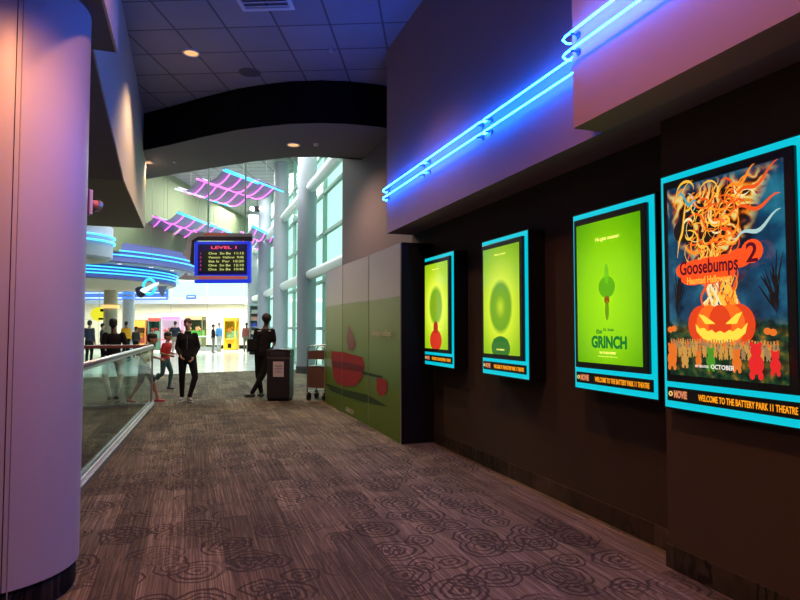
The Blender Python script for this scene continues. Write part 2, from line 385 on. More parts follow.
for z in (2.55, 3.5): MB().lathe([(.34, z - .09), (.42, z - .07), (.42, z + .07), (.34, z + .09)], n=32).build('light_band', em('amber_band', (1, .62, .2), 1.1), t, smooth=True)
p = W(128.5, 33); t = column(p.x, p.y, .30, 8.5, 'grey blue round column with blue neon collar in the far lobby', pm('blue_grey_column', (.45, .47, .55), .6))
for z in (3.1, 3.35, 3.6, 3.85): MB().tube([(.33 * math.cos(a * PI / 12), .33 * math.sin(a * PI / 12), z) for a in range(24)], .035, closed=True).build('neon_ring', em('deep_blue_neon', (.02, .15, 1), 2.5), t)
# the big one beside the camera
t = thing('clad_column', 'huge smooth metal-clad column standing at the left, lit pink and blue', 'column', (-1.035, 4.02, 0))
MB().lathe([(.425, 0), (.435, .015), (.435, .125), (.42, .13), (.42, .16)], n=72).build('carpet_base', M_cbase, t, smooth=True)
MB().lathe([(.432, .145), (.45, .15), (.45, 3.4)], n=96).build('cladding', pm('column_cladding', (.46, .45, .46), .42, .1, var=.02, scale=3, spec=.5), t, smooth=True)
aj = math.atan2(-4.02, 1.035) + R(7)
for dx, rr, mt in ((0, .0025, M_blackm), (.026, .0035, pm('joint_metal', (.35, .33, .33), .6))):
    a = aj + dx / .45
    MB().tube([(.451 * math.cos(a), .451 * math.sin(a), .11), (.451 * math.cos(a), .451 * math.sin(a), 3.4)], rr, 6).build('cladding_joint', mt, t)
# strobe on the column
ang = R(32); px_, py_ = -1.035 + .45 * math.cos(ang), 4.02 + .45 * math.sin(ang)
t = thing('fire_alarm', 'red fire alarm strobe with round horn on the side of the big column', 'alarm', (px_, py_, HZ(206, 3.95)), ang + PI / 2)
MB().bb(-.06, .06, -.03, .01, -.085, .085).build('back_box', pm('alarm_red', (.22, .006, .006), .4), t, bevel=.006)
MB().bb(-.055, .055, -.052, -.03, -.08, .08).build('face_plate', M_white, t, bevel=.004)
MB().cyl((0, -.05, 0), (0, -.10, 0), .022, .028, 20).build('lens', pm('alarm_pink', (.6, .25, .2), .3), t, smooth=True)
MB().cyl((0, -.10, -.006), (0, -.125, -.012), .04, .034, 24).build('horn', M_metal, t, smooth=True)
# ------------------------------------------------------------------ ceiling fittings
def downlight(px, py, z, label, power=0, r=.1, cone=110):
    d = (z - EYE) * F_PX / (327 - py); p = W(px, d)
    t = thing('downlight', label, 'ceiling light', (p.x, p.y, z), 0, 'recessed amber downlights')
    MB().lathe([(r, -.02), (r + .025, -.02), (r + .025, .0), (r, .0)], n=32, loop=True).build('trim_ring', M_white, t, smooth=True)
    MB().lathe([(.001, -.012), (r, -.012), (r, -.004), (.001, -.004)], n=32).build('lamp', M_lamp, t)
    if power: light('downlight_beam', 'SPOT', (p.x, p.y, z - .06), power, (1, .62, .38), .08, cone=cone)
    return p
downlight(187, 47, 5.5, 'amber downlight in the tiled ceiling, above the dark curved fascia', 300)
downlight(292, 142, 4.8, 'amber downlight under the curved soffit, near its right side', 380, cone=155)
downlight(145, 160, 4.8, 'amber downlight under the curved soffit, beside the left bulkhead', 150, .08, cone=150)
def ceil_disc(px, py, z, name, label, cat, r, mat, h=.03):
    d = (z - EYE) * F_PX / (327 - py); p = W(px, d)
    o = MB().lathe([(.001, -h), (r * .7, -h), (r, -h * .4), (r, 0), (.001, 0)], n=28).build(name, mat, smooth=True, loc=(p.x, p.y, z)); return tag(o, label, cat)
ceil_disc(247, 68, 5.5, 'ceiling_speaker', 'round grey speaker grille in the tiled ceiling', 'speaker', .17, pm('grille_grey', (.10, .10, .11), .7), .01)
ceil_disc(330, 45, 5.5, 'sprinkler', 'small sprinkler head in the blue lit ceiling tiles', 'sprinkler', .05, M_metal)
ceil_disc(315, 141.5, 4.8, 'smoke_detector', 'small smoke detector under the curved soffit, right of the downlight', 'smoke detector', .05, M_white, .04)
ceil_disc(172, 160, 4.8, 'smoke_detector', 'small round detector under the curved soffit, left end', 'smoke detector', .04, M_white, .03)
p = W(258, 4 * F_PX / 340)
t = thing('ceiling_vent', 'square air vent in the tiled ceiling at the top of the view', 'vent', (p.x, p.y, 5.5), -PHI)
MB().bb(-.33, .33, -.33, -.28, -.02, 0).bb(-.33, .33, .28, .33, -.02, 0).bb(-.33, -.28, -.28, .28, -.02, 0).bb(.28, .33, -.28, .28, -.02, 0).build('frame', M_white, t)
b = MB()
for i in range(6): b.box((0, -.23 + i * .092, -.015), (.56, .06, .006), rx=.4)
b.build('slats', M_white, t)
# unseen warm lamps of the hall, rear one added as ambient fill (behind and beside the camera)
for (x, y, z, pw) in ((-.62, 2.85, 3.39, 105), (.8, 2.6, 5.48, 420), (.7, -.6, 5.48, 230), (1.2, 6.2, 5.48, 240)):
    t = thing('downlight', 'amber downlight out of view above the near carpet', 'ceiling light', (x, y, z), 0, 'hall downlights out of view')
    MB().lathe([(.001, -.012), (.1, -.012), (.1, -.004), (.001, -.004)], n=24).build('lamp', M_lamp, t)
    light('downlight_beam', 'SPOT', (x, y, z - .06), pw, (1, .36, .14) if y > 2 and y < 4 else (1, .52, .33), .12, cone=165 if z < 4 else 110 if y > 2 and y < 3 else 95)
# ------------------------------------------------------------------ neon on the bulkheads
def neon_run(label, name, x, y0, y1, z, seg, hook):
    t = thing(name, label, 'neon light', (x, y0, z), 0, 'blue neon tubes on the right bulkhead')
    n = max(1, round((y0 - y1) / seg)); st = (y0 - y1) / n
    for i in range(n):
        a, e = -i * st, -(i + 1) * st
        pts = [(.045, a - .02, 0), (.02, a - .012, 0), (0, a - .03, 0), (0, e + .03, 0), (.02, e + .012, 0), (.045, e + .02, 0)]
        if i == 0 and hook: pts = [(.06, a + .0, -.03), (.03, a + .01, -.03), (0, a + .01, -.012), (0, a - .02, 0)] + pts[3:]
        MB().tube(pts, .0066, 8).build('neon_tube', M_blue_n, t, smooth='all')
        for q in (a - .09, e + .09):
            MB().cyl((.05, q, -.012), (.0, q, -.012), .006, n=8).sph((0, q, -.014), .011, 8).cyl((.058, q, -.012), (.045, q, -.012), .022, n=12).build('tube_holder', pm('holder_blue', (.03, .05, .2), .4), t)
    return t
neon_run('upper blue neon line on the long recessed bulkhead', 'neon_line', 2.60, 8.06, 3.5, 3.45, 1.5, True)
neon_run('lower blue neon line on the long recessed bulkhead', 'neon_line', 2.60, 8.06, 3.5, 3.335, 1.5, True)
neon_run('upper blue neon line on the nearer, jutting bulkhead', 'neon_line', 2.365, 3.37, -1.6, 3.45, 1.6, True)
neon_run('lower blue neon line on the nearer, jutting bulkhead', 'neon_line', 2.365, 3.37, -1.6, 3.335, 1.6, True)
# ------------------------------------------------------------------ backlit poster cases
def green_screen(name, stops, cx, cy, sx, sy, s=1.0):
    m, N, L, P = nt_new(name); uv = N.new('ShaderNodeUVMap'); sp = N.new('ShaderNodeSeparateXYZ'); L.new(uv.outputs[0], sp.inputs[0])
    dx = math_node(N, L, 'MULTIPLY', math_node(N, L, 'SUBTRACT', sp.outputs[0], cx), 1 / sx)
    dy = math_node(N, L, 'MULTIPLY', math_node(N, L, 'SUBTRACT', sp.outputs[1], cy), 1 / sy)
    r = math_node(N, L, 'SQRT', math_node(N, L, 'ADD', math_node(N, L, 'MULTIPLY', dx, dx), math_node(N, L, 'MULTIPLY', dy, dy)))
    c = ramp(N, L, r, stops)
    P.inputs['Base Color'].default_value = (.01, .01, .01, 1); P.inputs['Roughness'].default_value = .15
    L.new(c, P.inputs['Emission Color']); P.inputs['Emission Strength'].default_value = s
    return m
def haunted_screen():
    m, N, L, P = nt_new('night_fire_print'); uv = N.new('ShaderNodeUVMap')
    asp = N.new('ShaderNodeVectorMath'); asp.operation = 'MULTIPLY'; asp.inputs[1].default_value = (1, 1.5, 1); L.new(uv.outputs[0], asp.inputs[0])
    sp = N.new('ShaderNodeSeparateXYZ'); L.new(uv.outputs[0], sp.inputs[0]); U, V = sp.outputs[0], sp.outputs[1]
    cl = N.new('ShaderNodeTexNoise'); cl.inputs['Scale'].default_value = 3.5; cl.inputs['Detail'].default_value = 6; L.new(asp.outputs[0], cl.inputs['Vector'])
    sky = ramp(N, L, cl.outputs[0], [(.32, (.002, .010, .03)), (.5, (.004, .065, .15)), (.68, (.02, .22, .33))])
    gn = N.new('ShaderNodeTexNoise'); gn.inputs['Scale'].default_value = 14; gn.inputs['Detail'].default_value = 5; L.new(asp.outputs[0], gn.inputs['Vector'])
    grd = ramp(N, L, gn.outputs[0], [(.38, (.002, .012, .008)), (.52, (.012, .06, .02)), (.60, (.10, .10, .015)), (.72, (.55, .22, .03))])
    gv = N.new('ShaderNodeMapRange'); gv.inputs[1].default_value = .37; gv.inputs[2].default_value = .31; L.new(math_node(N, L, 'MULTIPLY_ADD', gn.outputs[0], .12, V), gv.inputs[0])
    base = mix(N, L, gv.outputs[0], sky, grd)
    wp = N.new('ShaderNodeTexNoise'); wp.inputs['Scale'].default_value = 2.6; wp.inputs['Detail'].default_value = 2; L.new(asp.outputs[0], wp.inputs['Vector'])
    ad = N.new('ShaderNodeVectorMath'); ad.operation = 'MULTIPLY_ADD'; ad.inputs[1].default_value = (.9, .9, .9); L.new(wp.outputs[1], ad.inputs[0]); L.new(asp.outputs[0], ad.inputs[2])
    wv = N.new('ShaderNodeTexWave'); wv.inputs['Scale'].default_value = 3.2; wv.inputs['Distortion'].default_value = 5; wv.inputs['Detail'].default_value = 3; wv.inputs['Detail Scale'].default_value = 2
    L.new(ad.outputs[0], wv.inputs['Vector'])
    # fire is confined to a plume that leans to the upper right
    cx = math_node(N, L, 'MULTIPLY_ADD', V, .22, .27)
    dx = math_node(N, L, 'ABSOLUTE', math_node(N, L, 'SUBTRACT', U, cx))
    wid = math_node(N, L, 'MULTIPLY_ADD', V, .95, -.32)
    pl = N.new('ShaderNodeMapRange'); pl.inputs[1].default_value = 0; pl.inputs[2].default_value = .14
    L.new(math_node(N, L, 'SUBTRACT', math_node(N, L, 'MULTIPLY_ADD', wp.outputs[0], .35, math_node(N, L, 'SUBTRACT', wid, .2)), dx), pl.inputs[0])
    top = N.new('ShaderNodeMapRange'); top.inputs[1].default_value = 1.0; top.inputs[2].default_value = .93; L.new(V, top.inputs[0])
    bot = N.new('ShaderNodeMapRange'); bot.inputs[1].default_value = .33; bot.inputs[2].default_value = .40; L.new(V, bot.inputs[0])
    msk = math_node(N, L, 'MULTIPLY', math_node(N, L, 'MULTIPLY', pl.outputs[0], top.outputs[0]), bot.outputs[0])
    fire = ramp(N, L, wv.outputs[0], [(.10, (.02, .008, .004)), (.36, (.25, .04, .004)), (.60, (.80, .18, .01)), (.82, (1.0, .48, .04)), (.97, (1, .85, .3))])
    c = mix(N, L, msk, base, fire)
    # dark margin at the top, as printed
    P.inputs['Base Color'].default_value = (.01, .01, .01, 1); P.inputs['Roughness'].default_value = .15
    L.new(c, P.inputs['Emission Color']); P.inputs['Emission Strength'].default_value = .8
    return m
M_txt = em('ticker_amber', (1.0, .36, .01), 1.0); M_txt2 = em('ticker_peach', (.75, .27, .12), .8)
M_yel = em('poster_yellow', (.95, .95, .18), 1.0); M_dgr = em('poster_green', (.0, .17, .02), 1.0); M_wh = em('poster_white', (.9, .9, .8), .9)
def disc_pts(cx, cz, rx, rz, n=20, rot=0):
    return [(cx + rx * math.cos(a * 2 * PI / n) * math.cos(rot) - rz * math.sin(a * 2 * PI / n) * math.sin(rot), cz + rx * math.cos(a * 2 * PI / n) * math.sin(rot) + rz * math.sin(a * 2 * PI / n) * math.cos(rot)) for a in range(n)]
def ribbon(pts, wd):
    up, dn = [], []
    n = len(pts)
    for i in range(n):
        a, c = Vector(pts[max(i - 1, 0)]), Vector(pts[min(i + 1, n - 1)]); d = (c - a).normalized(); q = Vector((-d.y, d.x)) * wd * math.sin(PI * (i + .4) / n)
        up.append(tuple(Vector(pts[i]) + q)); dn.append(tuple(Vector(pts[i]) - q))
    return up + dn[::-1]
def poster_case(label, x, y0, y1, z0, z1, depth, screen, kind):
    wd, ht = y1 - y0, z1 - z0; cy = (y0 + y1) / 2
    t = thing('poster_lightbox', label, 'lightbox', (x, cy, z0), -PI / 2, 'backlit poster cases on the right wall')
    h = wd / 2
    MB().bb(-h - .012, h + .012, .004, depth, -.012, ht + .012).build('housing', M_black, t, bevel=.004)
    MB().bb(-h, h, 0, .006, 0, ht).build('edge_light', M_aqua, t)
    s0, s1 = .16, ht - .045
    MB().bb(-h + .045, h - .045, -.03, 0, s0, s1).build('bezel', M_black, t, bevel=.006)
    X0, X1, Z0, Z1 = -h + .085, h - .095, s0 + .045, s1 - .05
    quad('poster_screen', screen, t, X0, X1, Z0, Z1, -.034)
    MB().bb(-h + .03, h - .03, -.012, 0, .042, .125).build('ticker_strip', M_black, t, bevel=.003)
    text('WELCOME TO THE BATTERY PARK 11 THEATRE', .05, M_txt, t, .10, .081, -.0135, width=wd * .64, bold=.001)
    text('MOVIE', .058, M_txt2, t, -h + .135, .083, -.0135, width=.10, bold=.003)
    MB().tube([(-h + .06 + .012 * math.cos(a * PI / 8), -.0135, .085 + .012 * math.sin(a * PI / 8)) for a in range(16)], .004, 6, closed=True).build('badge', em('badge_yellow', (1, .7, .2), .8), t)
    cx = (X0 + X1) / 2; sw, sh = X1 - X0, Z1 - Z0
    U = lambda u: X0 + u * sw
    V = lambda v: Z0 + v * sh
    if kind == 'haunted':
        b = MB(); yy = [-.0345]
        def art(poly, m):
            b.use(m); yy[0] -= .00004; v = [b.bm.verts.new((U(q[0]), yy[0], V(q[1]))) for q in poly]; b.face(v)
        cF = [em('fire_a', (1, .28, .015), .95), em('fire_b', (1, .55, .05), .95), em('fire_c', (.95, .85, .45), .9), em('fire_d', (.9, .10, .01), .9), em('ice_a', (.10, .45, .55), .8), em('ice_b', (.45, .75, .75), .8)]
        rnd = random.Random(11)
        def swirl(cx_, cy_, r, a0, a1, wd_, m, sq=.66): art(ribbon([(cx_ + r * (1 - .35 * k / 14) * math.cos(a0 + (a1 - a0) * k / 14), cy_ + sq * r * (1 - .35 * k / 14) * math.sin(a0 + (a1 - a0) * k / 14)) for k in range(15)], wd_), m)
        dk = em('print_dark', (.012, .008, .008), .6)
        for (u, v, rx, rz) in ((.28, .84, .10, .05), (.16, .76, .10, .06), (.46, .72, .11, .05), (.3, .70, .1, .04)): art(disc_pts(u, v, rx, rz), dk)
        for i in range(120):
            v = rnd.uniform(.60, .96); u = .27 + .22 * v + rnd.uniform(-.42, .40) * (v - .25) * 1.1
            a0 = rnd.uniform(0, 6.28); swirl(min(.9, max(.1, u)), v, rnd.uniform(.04, .13), a0, a0 + rnd.choice((-1, 1)) * rnd.uniform(1.6, 3.8), rnd.uniform(.0025, .008), rnd.choice(cF[:4] + cF[:2] + cF[:2] + [cF[3]] + ([cF[4], cF[5]] if u < .25 or u > .62 else [])))
        for (x0_, v0, x1_, v1, mm) in ((.62, .86, .97, .98, 3), (.55, .9, .8, .99, 0), (.6, .8, .98, .83, 3), (.10, .62, .2, .9, 1), (.12, .95, .3, .88, 4), (.62, .66, .98, .76, 5)):
            art(ribbon([(x0_ + (x1_ - x0_) * k / 12, v0 + (v1 - v0) * k / 12 + .02 * math.sin(k * .7)) for k in range(13)], .010), cF[mm])
        # plume over the pumpkin
        for i in range(40):
            u = rnd.uniform(.33, .66); r_ = rnd.uniform(.05, .16)
            art(ribbon([(u + .03 * math.sin(k * .8 + i) - (u - .5) * k * .03, .30 + k * r_ / 5) for k in range(10)], rnd.uniform(.004, .011)), cF[rnd.choice((0, 1, 1, 2, 3))])
        # bare trees
        for (u0, s_) in ((.93, -1), (.10, 1)):
            for j in range(22):
                a = PI / 2 + s_ * rnd.uniform(-.5, 1.0) * -1; l_ = rnd.uniform(.06, .2)
                art(ribbon([(u0 + l_ * k / 6 * math.cos(a) * .9, .30 + j * .006 + l_ * k / 6 * math.sin(a)) for k in range(7)], .006), dk)
        # jack-o'-lantern
        red = em('pumpkin_red', (.75, .055, .008), .95); org = em('pumpkin_orange', (1, .16, .01), .95); gl = em('pumpkin_glow', (1, .72, .06), 1)
        for (dx_, rx, m_) in ((-.16, .13, red), (.16, .13, red), (-.09, .12, org), (.09, .12, org), (0, .10, red)): art(disc_pts(.49 + dx_, .265, rx, .098), m_)
        art([(.30, .318), (.35, .312), (.44, .275), (.45, .268), (.36, .268)], gl); art([(.68, .325), (.63, .315), (.55, .275), (.54, .268), (.63, .268)], gl)
        mo = [(.27, .27), (.31, .245), (.35, .25), (.38, .232), (.42, .24), (.45, .225), (.49, .235), (.53, .225), (.57, .24), (.60, .232), (.64, .25), (.67, .243), (.72, .275)] + [(.70, .225), (.64, .195), (.57, .178), (.49, .172), (.41, .178), (.34, .195), (.28, .23)]
        art(mo, gl)
        # little coloured figures in rows
        gc = [em('sweet_orange', (.9, .2, .02), .8), em('sweet_red', (.8, .02, .02), .9), em('sweet_green', (.08, .35, .02), .8), em('sweet_amber', (.75, .4, .08), .7), em('sweet_tan', (.5, .33, .15), .6)]
        def sweet(u, v, k_, m_):
            art(disc_pts(u, v, .032 * k_, .026 * k_), m_); art(disc_pts(u, v + .034 * k_, .024 * k_, .018 * k_), m_)
            for e in (-1, 1): art(disc_pts(u + e * .018 * k_, v + .05 * k_, .009 * k_, .007 * k_, 8), m_); art(disc_pts(u + e * .018 * k_, v - .028 * k_, .012 * k_, .012 * k_, 8), m_)
        for r_, (vv, kk, nn) in enumerate(((.175, .30, 40), (.158, .36, 34), (.14, .44, 28), (.12, .55, 20))):
            for i in range(nn): sweet(.03 + .94 * (i + .5 * (r_ % 2)) / nn, vv + rnd.uniform(-.005, .005), kk, rnd.choice(gc[3:] + gc[3:] + gc[:1]))
        for (u, k_, m_) in ((.07, 1.5, 0), (.20, 1.1, 3), (.33, .9, 0), (.44, 1.25, 2), (.66, 1.2, 0), (.81, 1.8, 1), (.95, 1.2, 1)): sweet(u, .085, k_, gc[m_])
        for (u, v) in ((.06, .24), (.1, .245), (.9, .235), (.94, .23)): art(disc_pts(u, v, .028, .016), gc[0])
        glow = em('title_glow', (1, .085, .01), .95)
        for (u, v, rx, rz) in ((.22, .545, .09, .042), (.32, .55, .12, .045), (.45, .555, .14, .045), (.58, .56, .13, .043), (.70, .575, .10, .045), (.80, .60, .085, .055), (.30, .50, .12, .035), (.44, .50, .15, .036), (.57, .515, .10, .036)): art(disc_pts(u, v, rx, rz), glow)
        b.build('printed_artwork', None, t)
        y_ = yy[0] - .0004; drk = em('title_dark', (.10, .0, .012), .8)
        text('Goosebumps', .085, drk, t, U(.43), V(.553), y_, width=sw * .52, bold=.0016).scale = (1, 1, 1.3)
        text('2', .13, drk, t, U(.80), V(.59), y_, width=sw * .09, bold=.002).scale = (1, 1, 1.1)
        text('Haunted Halloween', .045, em('sub_orange', (1, .5, .05), 1), t, U(.44), V(.487), y_ - .0003, width=sw * .40, bold=.0006).scale = (1, 1, 1.25)
        text('IN THEATERS', .02, M_wh, t, U(.36), V(.057), y_, width=sw * .12)
        text('OCTOBER', .034, M_wh, t, U(.54), V(.058), y_, width=sw * .20, bold=.0006)
    elif kind == 'title':
        text('He gets meaner.', .04, M_yel, t, U(.52), V(.87), -.036, width=sw * .38, bold=.001)
        text('the', .05, M_dgr, t, U(.37), V(.222), -.036, bold=.001)
        text('Dr. Seuss', .03, M_dgr, t, U(.52), V(.235), -.036, bold=.0005)
        text('GRINCH', .115, M_dgr, t, U(.52), V(.145), -.036, width=sw * .55, bold=.005)
        text('IN THEATERS', .022, M_yel, t, U(.5), V(.075), -.036, width=sw * .25, bold=.001)
        text('from the world of the story', .012, M_yel, t, U(.5), V(.05), -.036, width=sw * .3)
        b = MB(); 
        for m_, poly in ((em('stand_in_green', (.10, .42, .0), 1), disc_pts(.5, .53, .13, .075)), (em('stand_in_green2', (.16, .55, .01), 1), disc_pts(.5, .62, .035, .07)), (em('stand_in_red', (.30, .05, .01), 1), disc_pts(.5, .44, .04, .03)), (em('stand_in_leaf', (.12, .30, .0), 1), disc_pts(.5, .37, .03, .07))):
            b.use(m_); b.face([b.bm.verts.new((U(q[0]), -.0347, V(q[1]))) for q in poly])
        b.build('printed_artwork', None, t)
    else:
        text('Merry Christmas' if False else 'Being mean', .025, M_yel, t, U(.5), V(.93), -.036, width=sw * .3, bold=.0005)
        if kind == 'red':
            b = MB()
            for m_, poly in ((em('print_red', (.62, .03, .01), 1), disc_pts(.5, .10, .26, .125)), (em('print_red2', (.42, .02, .01), 1), disc_pts(.5, .25, .10, .07))):
                b.use(m_); b.face([b.bm.verts.new((U(q[0]), -.0347 - .0002 * len(b.mats), V(max(0, q[1])))) for q in poly])
            b.build('printed_artwork', None, t)
        else:
            b = MB().use(em('print_deep_green', (.035, .17, .02), 1))
            b.face([b.bm.verts.new((U(q[0]), -.0347, V(max(0, q[1])))) for q in disc_pts(.5, .06, .26, .11)])
            b.build('printed_artwork', None, t)
            text('NOVEMBER', .02, M_yel, t, U(.5), V(.045), -.036, width=sw * .22, bold=.0005)
            text('the GRINCH', .03, M_dgr, t, U(.5), V(.135), -.0362, width=sw * .4, bold=.001)
    return t
lime = [(0, (.40, .86, .0)), (.45, (.27, .68, .0)), (.8, (.12, .42, .0)), (1, (.07, .28, .0))]
scrA = green_screen('lime_print_a', [(0, (.28, .42, .01)), (.30, (.20, .45, .01)), (.40, (.85, 1, .06)), (.7, (.48, .72, .01)), (1, (.30, .55, .01))], .5, .5, .8, .62)
scrB = green_screen('lime_print_b', [(0, (.60, .75, .02)), (.18, (.20, .42, .01)), (.34, (.16, .38, .01)), (.42, (.68, .86, .03)), (.75, (.36, .60, .01)), (1, (.22, .45, .01))], .5, .44, .8, .62)
scrC = green_screen('lime_print_c', lime, .5, .45, .85, .8)
poster_case('green poster lightbox with a red shape at its foot, farthest along the wall', 2.88, 6.29, 7.17, 1.03, 2.375, .175, scrA, 'red')
poster_case('green poster lightbox with a dark green foot, second from the far end', 2.88, 4.69, 5.57, 1.03, 2.375, .175, scrB, 'green')
poster_case('bright green poster lightbox with dark green title letters, next to the flaming one', 2.88, 3.13, 4.005, 1.03, 2.375, .175, scrC, 'title')
poster_case('large poster lightbox with orange flames and a grinning pumpkin, nearest', 2.80, 2.04, 2.98, 1.01, 2.435, .07, haunted_screen(), 'haunted')
# ------------------------------------------------------------------ folding display wall
def display_mat(k):
    m, N, L, P = nt_new('display_print_%s' % k); tc = N.new('ShaderNodeTexCoord'); sp = N.new('ShaderNodeSeparateXYZ'); L.new(tc.outputs['Object'], sp.inputs[0])
    z = math_node(N, L, 'DIVIDE', sp.outputs[2], 2.6)
    nz = N.new('ShaderNodeTexNoise'); nz.inputs['Scale'].default_value = 1.4; L.new(tc.outputs['Object'], nz.inputs['Vector'])
    zz = math_node(N, L, 'MULTIPLY_ADD', nz.outputs[0], .012, z)
    r = N.new('ShaderNodeValToRGB'); e = r.color_ramp.elements
    st = [(.0, (.060, .12, .002)), (.25, (.085, .155, .004)), (.29, (.075, .17, .03)), (.45, (.13, .24, .06)), (.72, (.19, .27, .09)), (.738, (.20, .27, .11)), (.742, (.34, .36, .33)), (1, (.30, .32, .38))]
    while len(e) < len(st): e.new(.5)
    for el, (p_, c_) in zip(e, st): el.position = p_; el.color = (*c_, 1)
    L.new(zz, r.inputs[0]); L.new(r.outputs[0], P.inputs['Base Color']); P.inputs['Roughness'].default_value = .38; P.inputs['Specular IOR Level'].default_value = .2
    return m
MD = display_mat('a')
t = thing('display_wall', 'tall folding green display wall with a red sleigh-like shape, beside the dark wall end', 'display', (2.62, 9.6, 0), -PI / 2)
# local x = -world y ; local y = world x ; front faces -y
js = [(-2.3, 0.0), (-.76, -.03), (.76, .0), (2.28, -.02)]
b = MB(); hgt = 2.6
for i in range(3):
    (xa, ya), (xb, yb) = js[i], js[i + 1]
    p = MB(); p.prism([(xa + .006, ya), (xb - .006, yb), (xb - .006, yb + .03), (xa + .006, ya + .03)], .0, hgt); p.build('display_panel', MD, t)
    MB().cyl((xb, yb + .01, 0), (xb, yb + .01, hgt), .016, n=10).build('edge_strip', pm('panel_edge', (.20, .22, .14), .4), t)
MB().bb(2.285, 2.30, -.015, .55, 0, hgt + .0).bb(-2.3, -2.285, .04, .55, 0, hgt).bb(-2.3, 2.3, .53, .55, 0, hgt).build('side_panel', M_blackm, t)
def on_panel(x):    # depth of the folding face at local x
    for i in range(3):
        (xa, ya), (xb, yb) = js[i], js[i + 1]
        if xa <= x <= xb: return ya + (yb - ya) * (x - xa) / (xb - xa)
    return 0
def clip(poly, xc, keep):      # keep the part of a polygon on one side of x = xc
    out = []
    for i, p_ in enumerate(poly):
        q_ = poly[(i + 1) % len(poly)]; a, c = (p_[0] - xc) * keep, (q_[0] - xc) * keep
        if a >= 0: out.append(p_)
        if a * c < 0: k = a / (a - c); out.append((xc, p_[1] + (q_[1] - p_[1]) * k))
    return out
def decal(name, pts, mat, dy):
    b = MB()
    for i in range(3):
        (xa, ya), (xb, yb) = js[i], js[i + 1]; pl = clip(clip(pts, xa + .012, 1), xb - .012, -1)
        if len(pl) < 3: continue
        b.face([b.bm.verts.new((x, ya + (yb - ya) * (x - xa) / (xb - xa) - dy, z)) for x, z in pl])
    bmesh.ops.triangulate(b.bm, faces=b.bm.faces[:]); return b.build(name, mat, t)
def wy(px, X=2.6):   # world y where the view ray at px meets plane x = X, as local x
    u = (px - 400) / F_PX; d = X / (SY + CY * u); return 9.6 - (d * CY - u * d * SY)
def zz(px, py, X=2.6):
    u = (px - 400) / F_PX; d = X / (SY + CY * u); return EYE + (327 - py) / F_PX * d
def P2(px, py): return (wy(px), zz(px, py))
M_dred = pm('display_red', (.24, .008, .008), .6, spec=.2); M_dred2 = pm('display_dark_red', (.11, .006, .008), .6, spec=.2); M_dsh = pm('display_shadow', (.018, .040, .006), .7, spec=.15)
decal('printed_shadow', [P2(*q) for q in ((326, 383), (345, 389), (366, 394), (388, 406), (366, 402), (346, 396), (330, 390))], M_dsh, .004)
decal('printed_sack', [P2(*q) for q in ((331, 351), (345, 352), (362, 357), (364, 366), (362, 377), (356, 385), (346, 386), (338, 383), (334, 377), (332, 365))], M_dred, .006)
decal('printed_fold', [P2(*q) for q in ((332, 361), (348, 362), (363, 366), (363, 372), (348, 369), (333, 367))], M_dred2, .008)
decal('printed_pendant', [P2(*q) for q in ((349, 324), (353, 334), (356, 345), (353, 350), (349, 350), (347, 340))], pm('display_rust', (.16, .04, .02), .4), .006)
decal('printed_pouch', [P2(*q) for q in ((376, 378), (382, 378), (387, 381), (387, 390), (384, 395), (379, 395), (376, 389))], M_dred, .006)
decal('printed_rope', [P2(*q) for q in ((362, 371), (382, 376), (382, 378), (362, 374))], M_dsh, .006)
M_dtx = pm('display_text', (.42, .38, .28), .5)
o = text('Unhappy holidays.', .12, M_dtx, t, (wy(373) + wy(393)) / 2, zz(383, 333), -.045, width=abs(wy(393) - wy(373)), bold=.001)
o = text('GRINCH', .11, M_dtx, t, (wy(346) + wy(357)) / 2, zz(351, 410), -.045, width=.5, bold=.002)
o = text('IN THEATERS NOVEMBER', .05, M_dtx, t, (wy(343) + wy(361)) / 2, zz(352, 416), -.045, width=.9)
# ------------------------------------------------------------------ glass railing
RX = -.62; RY = 12.4
t = thing('glass_railing', 'frameless glass railing with round steel handrail beside the huge column', 'railing', (RX, RY, 0), R(-2.9))
MB().bb(-.055, .055, -7.9, 0, 0, .05).build('floor_channel', pm('channel_dark', (.22, .24, .24), .4, .5), t)
MB().bb(-.035, -.02, -7.9, 0, .05, .10).bb(.02, .035, -7.9, 0, .05, .10).build('clamp_bar', pm('bright_bar', (.85, .86, .86), .3, .4), t)
for i in range(5):
    y1 = -i * 1.58; MB().bb(-.007, .007, y1 - 1.57, y1, .05, 1.10).build('glass_pane', GL_RAIL, t)
MB().tube([(0, -7.9, 1.14), (0, .0, 1.14)], .028, 14).build('handrail', M_metal, t, smooth='all')
MB().bb(-.01, .01, -7.9, 0, 1.085, 1.118).build('glass_cap', M_metal, t)
MB().cyl((0, -.02, 0), (0, -.02, 1.12), .018, n=12).build('end_post', M_metal, t)
t = thing('cross_railing', 'short glass railing with reddish wooden handrail running left behind the steel one', 'railing', (RX, RY + .06, 0), R(3))
MB().bb(-5.2, -.05, -.03, .03, 0, .05).build('floor_channel', pm('channel_dark', (.2, .2, .2)), t)
MB().bb(-5.2, -.04, -.03, .03, 1.10, 1.165).build('handrail', pm('reddish_wood', (.24, .075, .05), .4, var=.2, scale=10), t, bevel=.012)
for i in range(4): MB().bb(-.1 - (i + 1) * 1.27, -.1 - i * 1.27 - .01, -.006, .006, .05, 1.10).build('glass_pane', GL_RAIL, t)
